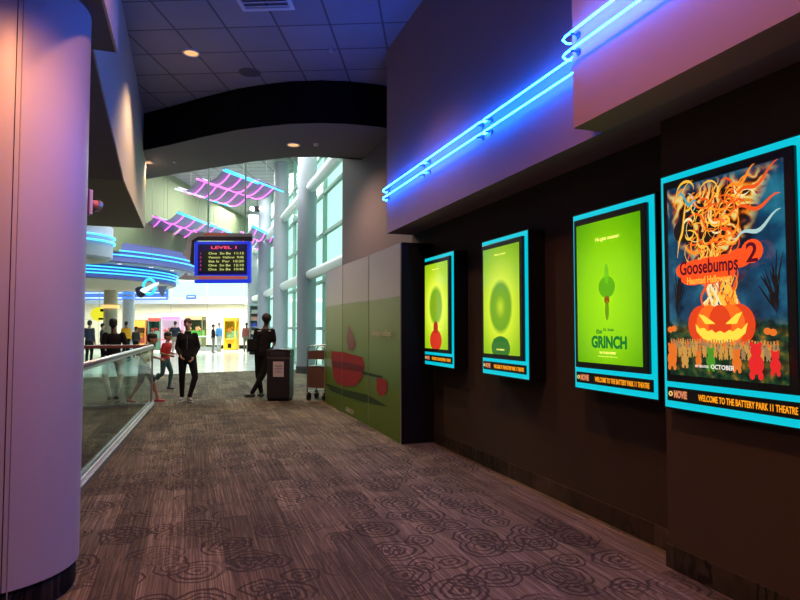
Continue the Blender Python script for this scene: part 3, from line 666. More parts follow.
# ------------------------------------------------------------------ canopies with neon
def arc(r, z, n=96): return [(r * math.cos(a * 2 * PI / n), r * math.sin(a * 2 * PI / n), z) for a in range(n)]
M_lav = pm('lavender_band', (.12, .12, .36), .6, var=.03); M_tanu = pm('tan_underside', (.45, .40, .32), .7); M_gru = pm('grey_underside', (.30, .31, .36), .7)
p = W(50, 27)
t = thing('round_canopy', 'two-tiered round canopy with blue neon bands above the concession area', 'canopy', (p.x, p.y, 0))
MB().lathe([(.01, 4.02), (6.2, 4.02), (6.25, 4.05), (6.25, 4.72), (6.1, 4.8), (.01, 4.8)], n=96).build('upper_tier', M_lav, t, smooth=True)
MB().lathe([(.01, 4.0), (6.1, 4.0), (6.1, 4.02), (.01, 4.02)], n=96).build('upper_underside', M_gru, t)
MB().lathe([(.01, 3.42), (5.2, 3.42), (5.3, 3.46), (5.3, 3.99), (.01, 3.99)], n=96).build('lower_tier', M_lav, t, smooth=True)
MB().lathe([(.01, 3.40), (5.15, 3.40), (5.15, 3.42), (.01, 3.42)], n=96).build('lower_underside', M_tanu, t)
for r, z in ((6.33, 4.28), (6.33, 4.45), (5.38, 3.62), (5.38, 3.75), (5.38, 3.88)): MB().tube(arc(r, z), .026, 6, closed=True).build('neon_ring', M_cyan_n, t, smooth='all')
for a in range(-100, -10, 15):
    MB().cyl((5.7 * math.cos(R(a)), 5.7 * math.sin(R(a)), 3.99), (5.7 * math.cos(R(a)), 5.7 * math.sin(R(a)), 4.0), .09, n=14).build('spot_lamp', em('cool_lamp', (.9, .85, .9), 1.5), t)
for a in range(0, 360, 60): MB().cyl((4 * math.cos(R(a)), 4 * math.sin(R(a)), 4.7), (4 * math.cos(R(a)), 4 * math.sin(R(a)), 8.5), .03, n=8).build('hanger', M_metal, t)
p = W(66, 17.5)
t = thing('drum_canopy', 'small hanging drum with blue neon bands and tan underside beside the column', 'canopy', (p.x, p.y, 0))
MB().lathe([(.01, 3.48), (1.08, 3.48), (1.2, 3.54), (1.2, 4.45), (.01, 4.45)], n=64).build('drum', pm('drum_paint', (.45, .46, .60), .6), t, smooth=True)
MB().lathe([(.01, 3.45), (1.04, 3.45), (1.04, 3.48), (.01, 3.48)], n=64).build('underside', M_tanu, t)
for z in (3.98, 4.14): MB().tube(arc(1.25, z, 64), .028, 6, closed=True).build('neon_ring', M_cyan_n, t, smooth='all')
MB().cyl((0, 0, 4.5), (0, 0, 8.5), .05, n=10).build('hanger', M_metal, t)
# hanging film-reel ornament
def hang(name, label, cat, px, py, d): 
    p = W(px, d, HZ(py, d)); return thing(name, label, cat, p, -R(YAW))
s_ = 26 / F_PX
SC = .74
t = hang('reel_ornament', 'hanging ornament of a cyan ring crossed by a white blade and a dark bowl', 'ornament', 150, 289, 19.3)
MB().tube([(-.05 + .26 * math.cos(a * PI / 16), .0, .1 + .33 * math.sin(a * PI / 16)) for a in range(32)], .055, 8, closed=True).build('neon_ring', em('ring_cyan', (.02, .55, 1.0), 1.6), t, smooth='all')
MB().prism([(-.42, -.08), (-.2, -.2), (.05, .0), (.38, .18), (.40, .3), (.2, .26), (-.1, .1), (-.35, .02)], -.12, -.07, 'Y').build('blade', em('blade_white', (.8, .92, 1.0), 1.0), t)
MB().prism([(-.66, .0), (-.55, .08), (-.38, .12), (-.2, .02), (-.16, -.15), (-.28, -.33), (-.42, -.38), (-.56, -.28)], -.06, .06, 'Y').build('bowl', pm('bowl_navy', (.03, .03, .07), .5), t)
MB().prism([(.32, .12), (.72, .14), (.62, -.05), (.55, -.34), (.42, -.22), (.36, -.05)], .0, .06, 'Y').build('wedge', pm('wedge_blue', (.16, .20, .36), .5), t)
t.scale = (SC, SC, SC)
MB().cyl((0, .02, .40), (0, .02, (8.5 - HZ(289, 19.3)) / SC), .007, n=6).build('wire', pm('wire_grey', (.12, .12, .11), .6), t)
# concession back counter glow (lower left, between canopy and beam)
t = thing('concession_sign', 'blue lit band of signs under the canopy behind the round columns', 'sign', W(122, 36, 0), -PHI)
z0, z1 = HZ(300, 36), HZ(284, 36)
MB().bb(-2.6, 2.8, 0, .12, z0, z1).build('sign_board', em('sign_blue', (.08, .22, .75), .8), t)
for k in range(3): MB().bb(-2.5, 2.7, -.03, 0, z0 + .1 + k * .3, z0 + .16 + k * .3).build('light_strip', em('strip_white', (.5, .75, 1), 1.4), t)
for x in (-2.55, 2.75): MB().bb(x - .04, x + .04, 0, .12, z1, 8.5).build('hanger', M_metal, t)
t = thing('oval_sign', 'yellow oval sign hanging left of the tan column', 'sign', W(99, 31, HZ(314, 31)), -PHI)
b = MB(); b.cyl((0, -.06, 0), (0, .06, 0), .36, n=28); [setattr(v.co, 'x', v.co.x * 1.15) for v in b.bm.verts]; b.build('sign_disc', em('sign_yellow', (.9, .85, .03), .9), t)
MB().bb(.1, .3, -.075, -.055, .12, .26).bb(.02, .3, -.075, -.055, -.3, -.2).build('marking', M_blackm, t)
MB().cyl((0, 0, .34), (0, 0, 3.398 - HZ(314, 31)), .015, n=6).build('wire', M_metal, t)
# small blue signs on the beam
for px, lab in ((191, 'small blue sign on the far beam behind the hanging screen'),):
    t = thing('beam_sign', lab, 'sign', W(px, 40.2, HZ(297, 40.2)), -PHI)
    MB().bb(-.33, .33, -.03, .03, -.14, .14).build('sign_board', pm('sign_blue_dark', (.02, .08, .35), .5), t)
    MB().bb(-.25, .25, -.04, -.03, .0, .03).build('lettering', M_white, t)
    MB().bb(-.3, .3, .0, .3, -.14, -.1).build('bracket', M_metal, t)
# ------------------------------------------------------------------ hanging neon waves
def wave(label, A, B, D, Z, waves=2, sag=.45, nb=4):
    A, B, D = Vector(A), Vector(B), Vector(D); U_ = D - A; V_ = B - A
    t = thing('neon_wave', label, 'neon sculpture', (A.x, A.y, Z), 0, 'neon wave sculptures hanging in the lobby')
    def pt(u, v): 
        q = U_ * u + V_ * v; return Vector((q.x, q.y, -sag * abs(math.sin(PI * waves * u)) * (1 - .15 * v)))
    n = 28
    b = MB()
    def sheet(v0, v1, u0, u1, dz):
        g = [[b.bm.verts.new(pt(u0 + (u1 - u0) * i / n, v0 + (v1 - v0) * j / 3) + Vector((0, 0, dz + .03))) for j in range(4)] for i in range(n + 1)]
        h = [[b.bm.verts.new(v.co + Vector((0, 0, .02))) for v in r] for r in g]
        for i in range(n):
            for j in range(3): b.face([g[i][j], g[i + 1][j], g[i + 1][j + 1], g[i][j + 1]]); b.face([h[i][j], h[i][j + 1], h[i + 1][j + 1], h[i + 1][j]])
    sheet(.0, .48, .0, .98, 0); sheet(.52, 1.0, .06, 1.06, 0)
    b.build('mesh_sheet', pm('sheet_lilac', (.36, .30, .50), .6, var=.05), t, smooth='all')
    for i in range(nb):
        v = (i + .5) / nb; off = 0 if v < .5 else .08
        MB().tube([pt(off + u / 20 * .98, v) - Vector((0, 0, .03)) for u in range(21)], .019, 6).build('neon_tube', M_mag_n, t, smooth='all')
    for (u, v0, v1, m, dz) in ((.0, -.03, .5, M_cyan_w, -.05), (.06, .5, 1.0, M_cyan_n, -.05), (.5, -.05, .55, M_mag_n, -.04), (.98, -.02, .6, M_cyan_n, -.04), (1.02, -.02, .6, M_cyan_n, -.04), (1.02, .52, 1.03, M_cyan_n, -.04), (1.06, .52, 1.03, M_cyan_n, -.04)):
        MB().tube([pt(u, v0) + Vector((0, 0, dz)), pt(u, v1) + Vector((0, 0, dz))], .03, 6).build('neon_bar', m, t, smooth='all')
    for u, v in ((.05, .2), (.5, .2), (.95, .8), (.5, .8)):
        q = pt(u, v); MB().cyl(q, (q.x, q.y, 8.5 - Z), .007, n=6).build('wire', pm('wire_grey', (.12, .12, .11), .6), t)
    return t
zw = 6.13
wave('big neon wave sculpture of pink arcs and cyan bars, highest and nearest', W(175, 19.8), W(228, 22.4), W(224, 17.3), zw, 2, .26, 5)
wave('neon wave sculpture left of the hanging LEVEL 1 screen', W(131, 26), W(185, 31), W(178, 23.8), zw, 2, .32, 5)
wave('neon wave sculpture right of the hanging LEVEL 1 screen, by the glass wall', W(232, 31), W(262, 36), W(252, 27), zw, 2, .32, 4)
# track light near the lobby ceiling
t = thing('spotlight_pair', 'black twin spotlight under the lobby ceiling by the glass wall', 'spotlight', W(256, 30, HZ(208, 30)), -PHI)
MB().bb(-.1, .1, -.1, .1, -.12, .12).build('body', M_blackm, t); MB().cyl((0, 0, .1), (0, 0, 8.5 - HZ(208, 30)), .02, n=6).build('stem', M_blackm, t)
for x in (-.24, .24): MB().cyl((x, -.12, 0), (x, .1, 0), .11, n=14).build('lamp_head', em('spot_white', (1, 1, .95), 2), t); MB().bb(min(0, x), max(0, x), -.03, .03, -.03, .03).build('arm', M_blackm, t)
# ------------------------------------------------------------------ LEVEL 1 screen
D_ = 14.0; sp_ = D_ / F_PX
t = thing('hanging_sign', 'hanging blue LEVEL 1 showtimes screen in a grey arrow-shaped frame', 'sign', W(222, D_, HZ(262, D_)), -R(YAW + 3))
def q(px, py): return ((px - 222) * sp_, (262 - py) * sp_)
MB().bb(q(193, 0)[0], q(250.5, 0)[0], -.02, .12, q(0, 283)[1], q(0, 241)[1]).build('screen_case', em('case_blue', (.01, .03, .62), 1.0), t, bevel=.03)
MB().bb(q(197, 0)[0], q(247, 0)[0], -.03, -.02, q(0, 274.5)[1], q(0, 244)[1]).build('screen', em('screen_navy', (.0, .0, .045), 1), t)
MB().bb(q(202, 0)[0], q(246, 0)[0], -.034, -.03, q(0, 272)[1], q(0, 251)[1]).build('display_panel', em('screen_black', (.004, .008, .004), 1), t)
gu = [q(*v) for v in ((252, 233.5), (198, 231.5), (190, 233.5), (185.5, 239), (184, 250), (181, 253.5), (193, 265), (193, 262), (191.5, 259), (191.5, 243), (195, 239.5), (252, 239.5))]
MB().prism(gu, -.02, .10, 'Y').build('frame_band', pm('sign_grey', (.40, .45, .56), .5), t)
MB().prism([q(*v) for v in ((252, 236.5), (197, 236), (190.5, 240), (189, 262.5), (192.8, 265.5), (192.8, 242), (196, 240), (252, 241))], -.03, .0, 'Y').build('navy_band', pm('navy', (.01, .01, .05), .5), t)
MB().prism([q(*v) for v in ((177, 279), (186, 272), (187, 275.5), (248, 276), (248, 279.5), (185, 279.5))], -.035, .10, 'Y').build('arrow_band', pm('sign_grey', (.40, .45, .56), .5), t)
MB().bb(q(198, 0)[0], q(246, 0)[0], -.038, -.034, q(0, 279)[1], q(0, 276.4)[1]).build('ticker_strip', em('ticker_red', (.5, .10, .10), .7), t)
MB().bb(q(203, 0)[0], q(228, 0)[0], -.025, -.02, q(0, 235)[1], q(0, 233)[1]).build('top_strip', em('ticker_red2', (.35, .07, .05), .7), t)
M_ledr = em('led_red', (1, .07, .16), 1.0); M_ledy = em('led_yellow', (.62, .70, .22), 1.0)
text('LEVEL 1', .09, M_ledr, t, q(224, 0)[0], q(0, 247.5)[1], -.036, width=26 * sp_, bold=.002)
rows = ('1 One  So Be  11:15', '2 Venom  Hallow  9:45', '3 Sta Is  Por  10:20', '4 One  So Be  12:10', '5 One  So Be  10:45')
for i, r_ in enumerate(rows):
    zr = q(0, 253.3 + i * 4)[1]
    text(r_[2:], .075, M_ledy, t, q(226, 0)[0], zr, -.036, width=36 * sp_, bold=.001); text(r_[0], .07, M_ledr, t, q(200, 0)[0], zr, -.036)
for px in (206, 244): MB().cyl((q(px, 0)[0], .04, q(0, 234)[1]), (q(px, 0)[0], .04, 8.5 - HZ(262, D_)), .022, n=10).build('hanger_rod', pm('rod_pale', (.75, .82, .80), .4), t)
# ------------------------------------------------------------------ waste bin
p = W(281.5, 12.45)
t = thing('waste_bin', 'square black waste bin with a paper notice, beside the leaning guard', 'bin', (p.x, p.y, 0), -PHI)
M_bin = pm('bin_black', (.012, .009, .010), .45)
MB().bb(-.235, .235, -.22, .14, .05, .86).build('body', M_bin, t, bevel=.012)
MB().bb(-.215, .215, -.20, .12, 0, .05).build('plinth', M_blackm, t)
MB().bb(-.24, .24, -.225, .145, .865, .885).build('trim_band', pm('bin_brown', (.10, .06, .06), .4), t)
MB().prism([(-.24, .885), (.24, .885), (.24, 1.04), (.0, 1.055), (-.24, 1.04)], -.225, .145, 'Y').build('lid', M_bin, t, bevel=.01)
MB().bb(-.15, .15, -.228, -.226, .90, 1.0).build('flap', pm('bin_flap', (.03, .03, .032), .3), t)
MB().bb(-.105, .115, -.227, -.221, .49, .80).build('notice', pm('notice_paper', (.48, .40, .38), .7, var=.03), t)
text('PLEASE', .05, M_blackm, t, .005, .71, -.2285); text('NO FOOD OR', .04, M_blackm, t, .005, .65, -.2285, width=.16); text('DRINKS', .04, M_blackm, t, .005, .59, -.2285, width=.12)
for x in (-.19, .19):
    MB().cyl((x - .015, -.2, .022), (x + .015, -.2, .022), .02, n=12).build('caster', M_blackm, t)
# ------------------------------------------------------------------ trolley
p = W(321, 12.5)
t = thing('hand_trolley', 'steel trolley with two brown baskets half hidden by the display wall', 'trolley', (p.x, p.y, 0), -R(YAW) - .35)
b = MB()
for y in (-.2, .2):
    b.tube([(-.2, y, .16), (-.2, y, 1.03), (-.17, y, 1.09), (-.1, y, 1.12), (.1, y, 1.12), (.17, y, 1.09), (.2, y, 1.03), (.2, y, .16), (-.2, y, .16)], .014, 8)
for x, z in ((-.2, .17), (.2, .17), (-.2, .62), (.2, .62), (-.2, .95), (.2, .95)): b.tube([(x, -.2, z), (x, .2, z)], .012, 8)
b.build('frame', pm('trolley_steel', (.5, .5, .5), .3, .8), t, smooth='all')
M_bas = pm('basket_brown', (.10, .045, .03), .6, var=.35, scale=14)
for z, h_ in ((.26, .42), (.84, .17)):
    MB().bb(-.18, .18, -.185, .185, z, z + .02).bb(-.185, .185, -.195, -.175, z, z + h_).bb(-.185, .185, .175, .195, z, z + h_).bb(-.19, -.17, -.175, .175, z, z + h_).bb(.17, .19, -.175, .175, z, z + h_).build('basket', M_bas, t)
MB().bb(-.19, .19, -.2, .2, .69, .705).build('shelf', pm('trolley_steel', (.5, .5, .5)), t)
for x in (-.18, .18):
    for y in (-.17, .17):
        MB().cyl((x - .02, y, .075), (x + .02, y, .075), .075, n=20).bb(x - .03, x + .03, y - .02, y + .02, .08, .17).build('wheel', M_black, t)
# ------------------------------------------------------------------ people
def remesh(b, vox, name, mat, parent):
    bmesh.ops.recalc_face_normals(b.bm, faces=b.bm.faces[:])
    me = bpy.data.meshes.new('tmp'); b.bm.to_mesh(me); b.bm.free(); o = bpy.data.objects.new('tmp', me); C.objects.link(o)
    m = o.modifiers.new('r', 'REMESH'); m.mode = 'VOXEL'; m.voxel_size = vox; m.use_smooth_shade = True
    s = o.modifiers.new('s', 'SMOOTH'); s.factor = .6; s.iterations = 3
    dg = bpy.context.evaluated_depsgraph_get(); dg.update()
    me2 = bpy.data.meshes.new_from_object(o.evaluated_get(dg)); bpy.data.objects.remove(o)
    me2.materials.clear(); me2.materials.append(mat); me2.name = name
    for p_ in me2.polygons: p_.use_smooth = True
    r = bpy.data.objects.new(name, me2); C.objects.link(r)
    if parent: r.parent = parent
    return r
BASE = dict(pel=(0, 0, .95), waist=(0, 0, 1.10), chest=(0, 0, 1.32), neck=(0, .01, 1.47), head=(0, -.01, 1.635),
            sa=(.165, .01, 1.41), ea=(.215, .03, 1.13), wa=(.22, -.04, .88), sb=(-.165, .01, 1.41), eb=(-.215, .03, 1.13), wb=(-.22, -.04, .88),
            ha=(.09, 0, .93), ka=(.10, -.02, .50), aa=(.10, .02, .085), hb=(-.09, 0, .93), kb=(-.10, -.02, .50), ab=(-.10, .02, .085))
SK = {'light': (.55, .33, .24), 'tan': (.36, .19, .12), 'dark': (.10, .05, .035)}
def person(label, loc, rz, H, J, top, bottom, shoes, hair, skin='light', vox=.016, sleeve='long', legs='long', headk=1.0, hyaw=0, style='short', group=None, wide=1.0, toes=None, sole=None, extra=None, zoff=0):
    s = H / 1.75; j = dict(BASE); j.update(J or {}); j = {k: Vector(v) * s for k, v in j.items()}
    root = thing('person', label, 'person', (loc[0], loc[1], zoff), rz, group)
    mskin = pm('skin_' + skin, SK[skin], .5, var=.04)
    hk = s * headk; hc = j['head']; RH = Matrix.Rotation(hyaw, 3, 'Z')
    def hp(x, y, z): return hc + RH @ Vector((x, y, z)) * hk
    b = MB(); wv = wide
    def torso(b, g, lo=True, hi=True):
        secs = []
        if lo: secs += [(j['pel'] + Vector((0, 0, -.10 * s)), .145, .105), (j['pel'], .165, .118)]
        else: secs += [(j['pel'] + Vector((0, 0, -.02 * s)), .168, .12)]
        secs += [(j['waist'], .14, .10), ((j['waist'] + j['chest']) / 2, .155, .108), (j['chest'], .165, .112), (j['neck'] + Vector((0, 0, -.085 * s)), .145, .085), (j['neck'] + Vector((0, 0, -.035 * s)), .085, .062)]
        if hi: secs += [(j['neck'], .058, .058)]
        b.loft([[c + Vector(((rx * wv * s + g) * math.cos(k * PI / 10), (ry * s + g) * math.sin(k * PI / 10), 0)) for k in range(20)] for c, rx, ry in secs])
    torso(b, 0)
    b.cyl(j['neck'] - Vector((0, 0, .03 * s)), hp(0, .01, -.06), .056 * s, .05 * s, 12)
    b.sph(hp(0, .005, .015), (.075 * hk, .095 * hk, .105 * hk), 20, RH); b.sph(hp(0, -.025, -.055), (.055 * hk, .062 * hk, .062 * hk), 16, RH)
    b.sph(hp(0, -.045, -.085), .032 * hk, 12)
    b.cyl(hp(0, -.09, .02), hp(0, -.112, -.022), .010 * hk, .016 * hk, 8); b.sph(hp(0, -.105, -.025), .016 * hk, 8)
    for e in (-1, 1): b.sph(hp(.077 * e, .01, -.01), (.014 * hk, .022 * hk, .032 * hk), 10, RH)
    toe = {}
    for q_ in 'ab':
        b.cone2(j['s' + q_], j['e' + q_], .052 * s, .040 * s); b.cone2(j['e' + q_], j['w' + q_], .040 * s, .026 * s)
        b.cone2(j['h' + q_] - Vector((0, 0, .02 * s)), j['k' + q_], .088 * s, .056 * s); b.cone2(j['k' + q_], j['a' + q_], .056 * s, .036 * s)
        cm = (j['k' + q_] * .65 + j['a' + q_] * .35) + Vector((0, .012 * s, 0)); b.sph(cm, (.045 * s, .05 * s, .10 * s), 12)
        td = Vector((toes or {}).get(q_, (0, -1, 0))); td.normalize(); toe[q_] = td
        a0 = j['a' + q_]; b.cone2(a0 + Vector((0, 0, -.035 * s)) - td * .04 * s, a0 + Vector((0, 0, -.05 * s)) + td * .15 * s, .036 * s, .028 * s)
    body = remesh(b, vox, 'body', mskin, root)
    # hands: palm, four unequal bent fingers and a side thumb
    bm = bmesh.new(); bm.from_mesh(body.data); h = MB(); h.bm.free(); h.bm = bm
    for q_ in 'ab':
        d = (j['w' + q_] - j['e' + q_]).normalized(); sg = 1 if q_ == 'a' else -1
        side = Vector((0, -1, 0)); side = (side - d * side.dot(d)); side = side.normalized() if side.length > .1 else Vector((1, 0, 0)); nrm = d.cross(side).normalized()
        inw = nrm if nrm.x * sg < 0 else -nrm
        w0 = j['w' + q_]; mt = Matrix((side, inw, d)).transposed()
        h.sph(w0 + d * .045 * s, (.042 * s, .018 * s, .055 * s), 12, mt)
        if vox < .02:
            for k, (o_, ln) in enumerate(((.028, .068), (.010, .078), (-.010, .072), (-.027, .055))):
                r0 = w0 + d * .085 * s + side * o_ * s; k1 = r0 + (d + inw * .25).normalized() * ln * .5 * s; k2 = k1 + (d * .6 + inw * .9).normalized() * ln * .5 * s
                h.tube([r0, k1, k2], [.0095 * s, .0088 * s, .007 * s], 8); h.sph(k2, .0075 * s, 8)
            r0 = w0 + d * .03 * s + side * .034 * s; k1 = r0 + (d * .6 + side * .8 + inw * .3).normalized() * .035 * s; k2 = k1 + (d * .9 + side * .3 + inw * .5).normalized() * .03 * s
            h.tube([r0, k1, k2], [.013 * s, .011 * s, .008 * s], 8); h.sph(k2, .0085 * s, 8)
    bm.to_mesh(body.data); bm.free()
    for p_ in body.data.polygons: p_.use_smooth = True
    if vox < .02:
        f = MB()
        for e in (-1, 1): f.sph(hp(.030 * e, -.088, .012), .008 * hk, 8); f.box(hp(.030 * e, -.092, .035), (.028 * hk, .008 * hk, .005 * hk), rz=hyaw)
        f.build('eyes', pm('eye_dark', (.02, .015, .012), .4), root)
        MB().box(hp(0, -.088, -.056), (.036 * hk, .008 * hk, .008 * hk), rz=hyaw).build('mouth', pm('lip', (.30, .09, .08), .5), root)
    # shirt or jacket
    b = MB(); torso(b, .014 * s, False, False)
    for q_ in 'ab':
        b.cone2(j['s' + q_] - Vector((0, 0, .005)), j['e' + q_] if sleeve == 'long' else (j['s' + q_] * .25 + j['e' + q_] * .75), .064 * s, (.052 if sleeve == 'long' else .058) * s)
        if sleeve == 'long': b.cone2(j['e' + q_], j['e' + q_] * .06 + j['w' + q_] * .94, .052 * s, .036 * s)
    remesh(b, vox, 'jacket' if sleeve == 'long' else 'shirt', top, root)
    b = MB(); g = .013 * s
    b.loft([[c + Vector(((rx * wv * s) * math.cos(k * PI / 10), (ry * s) * math.sin(k * PI / 10), 0)) for k in range(20)] for c, rx, ry in ((j['pel'] + Vector((0, 0, -.12 * s)), .14, .11), (j['pel'] + Vector((0, 0, -.04 * s)), .176, .13), (j['pel'] + Vector((0, 0, .06 * s)), .160, .118))])
    for q_ in 'ab':
        kk = j['k' + q_]
        if legs == 'short': kk = j['h' + q_] * .12 + kk * .88
        b.cone2(j['h' + q_] - Vector((0, 0, .02 * s)), kk, .10 * s, (.066 if legs == 'long' else .08) * s)
        if legs == 'long': b.sph(kk * .65 + j['a' + q_] * .35 + Vector((0, .012 * s, 0)), (.06 * s, .066 * s, .12 * s), 12)
        if legs == 'long': b.cone2(kk, j['a' + q_] + (kk - j['a' + q_]) * .06, .066 * s, .048 * s)
    remesh(b, vox, 'trousers' if legs == 'long' else 'shorts', bottom, root)
    for q_ in 'ab':
        a0 = j['a' + q_]; td = toe[q_]; b = MB()
        b.cone2(a0 + Vector((0, 0, -.03 * s)) - td * .045 * s, a0 + Vector((0, 0, -.045 * s)) + td * .155 * s, .046 * s, .036 * s)
        so = remesh(b, vox, 'shoe', shoes, root)
        if sole and vox < .02:
            c = a0 + Vector((0, 0, -.076 * s)) + td * .055 * s; MB().box(c, (.075 * s, .27 * s, .018 * s), rz=math.atan2(td.y, td.x) + PI / 2).build('sole', sole, so, bevel=.008)
    b = MB(); b.sph(hp(0, .012, .045), (.087 * hk, .102 * hk, .092 * hk), 20, RH); b.sph(hp(0, .05, -.02), (.072 * hk, .062 * hk, .07 * hk), 14, RH)
    if style == 'bun': b.sph(hp(0, .125, .03), .036 * hk, 12)
    if style == 'full': b.sph(hp(0, .025, .035), (.102 * hk, .11 * hk, .105 * hk), 20, RH)
    if style == 'fringe': b.sph(hp(0, -.035, .075), (.07 * hk, .062 * hk, .042 * hk), 14, RH)
    remesh(b, vox * .8, 'hair', hair, root)
    if extra: extra(root, j, s, hp)
    return root
BK = pm('black_cloth', (.008, .008, .010), .85, var=.2, spec=.2); NV = pm('navy_cloth', (.02, .025, .05), .8); DN = pm('teal_denim', (.035, .09, .10), .8, var=.2, scale=12)
HR_B = pm('brown_hair', (.06, .034, .02), .6, var=.3, scale=30); HR_D = pm('dark_hair', (.012, .009, .008), .6, var=.3, scale=30)
WS = pm('white_sole', (.6, .6, .58), .5); SH_K = pm('dark_shoe', (.03, .03, .03), .6); SH_R = pm('red_shoe', (.35, .03, .025), .6); SH_B = pm('brown_shoe', (.10, .055, .035), .7); SH_G = pm('grey_shoe', (.30, .28, .27), .6)
YL = pm('lime_cloth', (.48, .50, .04), .8); RD = pm('red_cloth', (.55, .012, .015), .8); GRY = pm('pale_trousers', (.75, .80, .80), .8); WHC = pm('white_cloth', (.7, .7, .68), .8)
def woman_x(root, j, s, hp):
    MB().tube([j['chest'] + Vector((0, -.135 * s, .09 * s)), j['chest'] + Vector((0, -.142 * s, .0)), j['waist'] + Vector((0, -.128 * s, .0))], .004, 6).build('zip', M_metal, root)
    b = MB(); b.loft([[j['neck'] + Vector((r * s * math.cos(k * PI / 8), r * .95 * s * math.sin(k * PI / 8) + .0, z * s)) for k in range(16)] for r, z in ((.085, -.05), (.068, -.02), (.065, .012), (.06, .012), (.06, -.03))]); b.build('collar', BK, root, smooth=True)
person('woman in black zip jacket and black trousers walking towards the view', W(188, 12.2), R(-4), 1.67,
       dict(waist=(0, 0, 1.10), sa=(.145, .01, 1.405), sb=(-.145, .01, 1.405), ea=(.215, .03, 1.14), wa=(.13, -.20, .93), eb=(-.215, .03, 1.14), wb=(-.12, -.20, .97), ka=(.17, -.10, .52), aa=(.06, -.16, .10), kb=(-.10, .0, .50), ab=(-.10, .10, .085)),
       BK, BK, SH_G, HR_B, vox=.015, style='bun', hyaw=R(-6), toes={'a': (.35, -1, -.0), 'b': (-.15, -1, 0)}, sole=WS, extra=woman_x, wide=.92)
# boy in red, running to the right in profile (local front -y turned to +x)
person('boy in a red t-shirt running to the right with bent arms', W(166, 14.4), R(62), 1.36,
       dict(chest=(0, -.05, 1.32), neck=(0, -.06, 1.47), head=(0, -.09, 1.64), sa=(.17, -.05, 1.40), sb=(-.17, -.05, 1.40), ea=(.20, -.02, 1.13), wa=(.14, -.26, 1.10), eb=(-.21, .02, 1.13), wb=(-.16, -.24, 1.06),
            ka=(.09, -.16, .54), aa=(.09, -.09, .085), kb=(-.09, .03, .50), ab=(-.09, .40, .27)),
       RD, DN, SH_K, HR_D, 'tan', .015, sleeve='short', headk=1.2, style='short', toes={'a': (0, -1, 0), 'b': (0, -.5, -.85)}, sole=WS)
person('child in a lime shirt striding past the railing end, hand on the rail', W(147, 11.9), R(80), 1.42,
       dict(pel=(0, .05, .93), waist=(0, .03, 1.08), chest=(0, -.04, 1.28), neck=(0, -.10, 1.42), head=(0, -.14, 1.56), sa=(.16, -.06, 1.36), sb=(-.16, -.06, 1.36), ea=(.24, .02, 1.16), wa=(.36, -.08, 1.34) if False else (.20, -.28, 1.06), eb=(-.20, .12, 1.20), wb=(-.22, .0, 1.32) if False else (-.20, -.02, 1.02),
            ha=(.09, .05, .91), hb=(-.09, .05, .91), ka=(.09, -.16, .51), aa=(.09, -.27, .085), kb=(-.09, .10, .50), ab=(-.09, .34, .12)),
       YL, NV, SH_R, HR_D, 'tan', .015, sleeve='short', legs='short', headk=1.15, style='fringe', hyaw=R(-8), toes={'a': (0, -1, 0), 'b': (0, -1, -.25)}, sole=WS)
person('person in black jacket and pale trousers standing behind the glass railing', W(114.5, 12.35), R(-YAW + 205), 1.67,
       dict(ea=(.22, .04, 1.16), wa=(.20, .0, .94), eb=(-.25, .08, 1.18), wb=(-.30, .04, .98), head=(.02, -.02, 1.64), ka=(.16, -.03, .52), aa=(.06, .0, .085), kb=(-.14, -.03, .50), ab=(-.06, -.02, .085)),
       BK, GRY, SH_B, HR_D, 'dark', .016, wide=.88, toes={'a': (-.3, -1, 0), 'b': (.6, -1, 0)}, sole=WS)
def guard_x(root, j, s, hp):
    for e in (-1, 1): MB().box(j['neck'] + Vector((.10 * e, .105, -.075)), (.075, .014, .018)).build('shoulder_stripe', WHC, root)
    b = MB(); b.box(j['pel'] + Vector((.20, .06, .14)), (.22, .16, .27)); b.build('hip_bag', BK, root, bevel=.03)
    MB().tube([j['pel'] + Vector((.2, .1, .27)), j['chest'] + Vector((.10, .13, -.02)), j['neck'] + Vector((-.10, .11, -.06))], .011, 6).build('bag_strap', BK, root)
person('guard in black uniform seen from behind, leaning on the waste bin with crossed legs', W(262.5, 12.85), R(-YAW + 180), 1.78,
       dict(pel=(-.02, 0, .96), waist=(-.03, .01, 1.10), chest=(-.05, .0, 1.32), neck=(-.06, -.01, 1.47), head=(-.09, -.02, 1.635), sa=(.11, .0, 1.40), sb=(-.21, .0, 1.39), ea=(.17, -.02, 1.14), wa=(.14, -.16, 1.02), eb=(-.25, -.03, 1.13), wb=(-.24, .02, 1.09),
            ha=(.06, 0, .93), hb=(-.11, 0, .93), ka=(.09, -.05, .50), aa=(.02, -.06, .085), kb=(-.04, .03, .50), ab=(.20, .05, .085)),
       BK, BK, SH_K, HR_D, 'dark', .016, sleeve='short', style='full', wide=.95, toes={'a': (.7, -1, 0), 'b': (.95, -.4, 0)}, extra=guard_x)
FV = .028
ap = dict(sa=(.19, .01, 1.41))
person('person in dark clothes at the column edge in the far lobby', W(90, 24), R(150), 1.76, dict(wa=(.16, -.22, 1.05)), NV, BK, SH_K, HR_D, 'tan', FV, wide=1.05)
person('person in dark shirt and grey trousers near the tan column', W(103, 27), R(100), 1.66, dict(wa=(.16, -.25, 1.02), wb=(-.16, -.2, .98)), pm('charcoal_cloth', (.05, .05, .06), .8), pm('grey_cloth', (.16, .18, .18), .8), SH_K, HR_D, 'tan', FV)
person('person in a yellow orange jacket and dark trousers, seen from behind', W(126.5, 28.5), R(-YAW + 180), 1.76, dict(), pm('amber_cloth', (.95, .42, .01), .75), BK, SH_K, HR_D, 'tan', FV, wide=1.35)
person('small person in dark clothes between the yellow jacket and the machines', W(136.5, 29), R(-YAW + 170), 1.52, dict(), pm('charcoal_cloth', (.05, .05, .06)), BK, SH_K, HR_D, 'tan', FV)
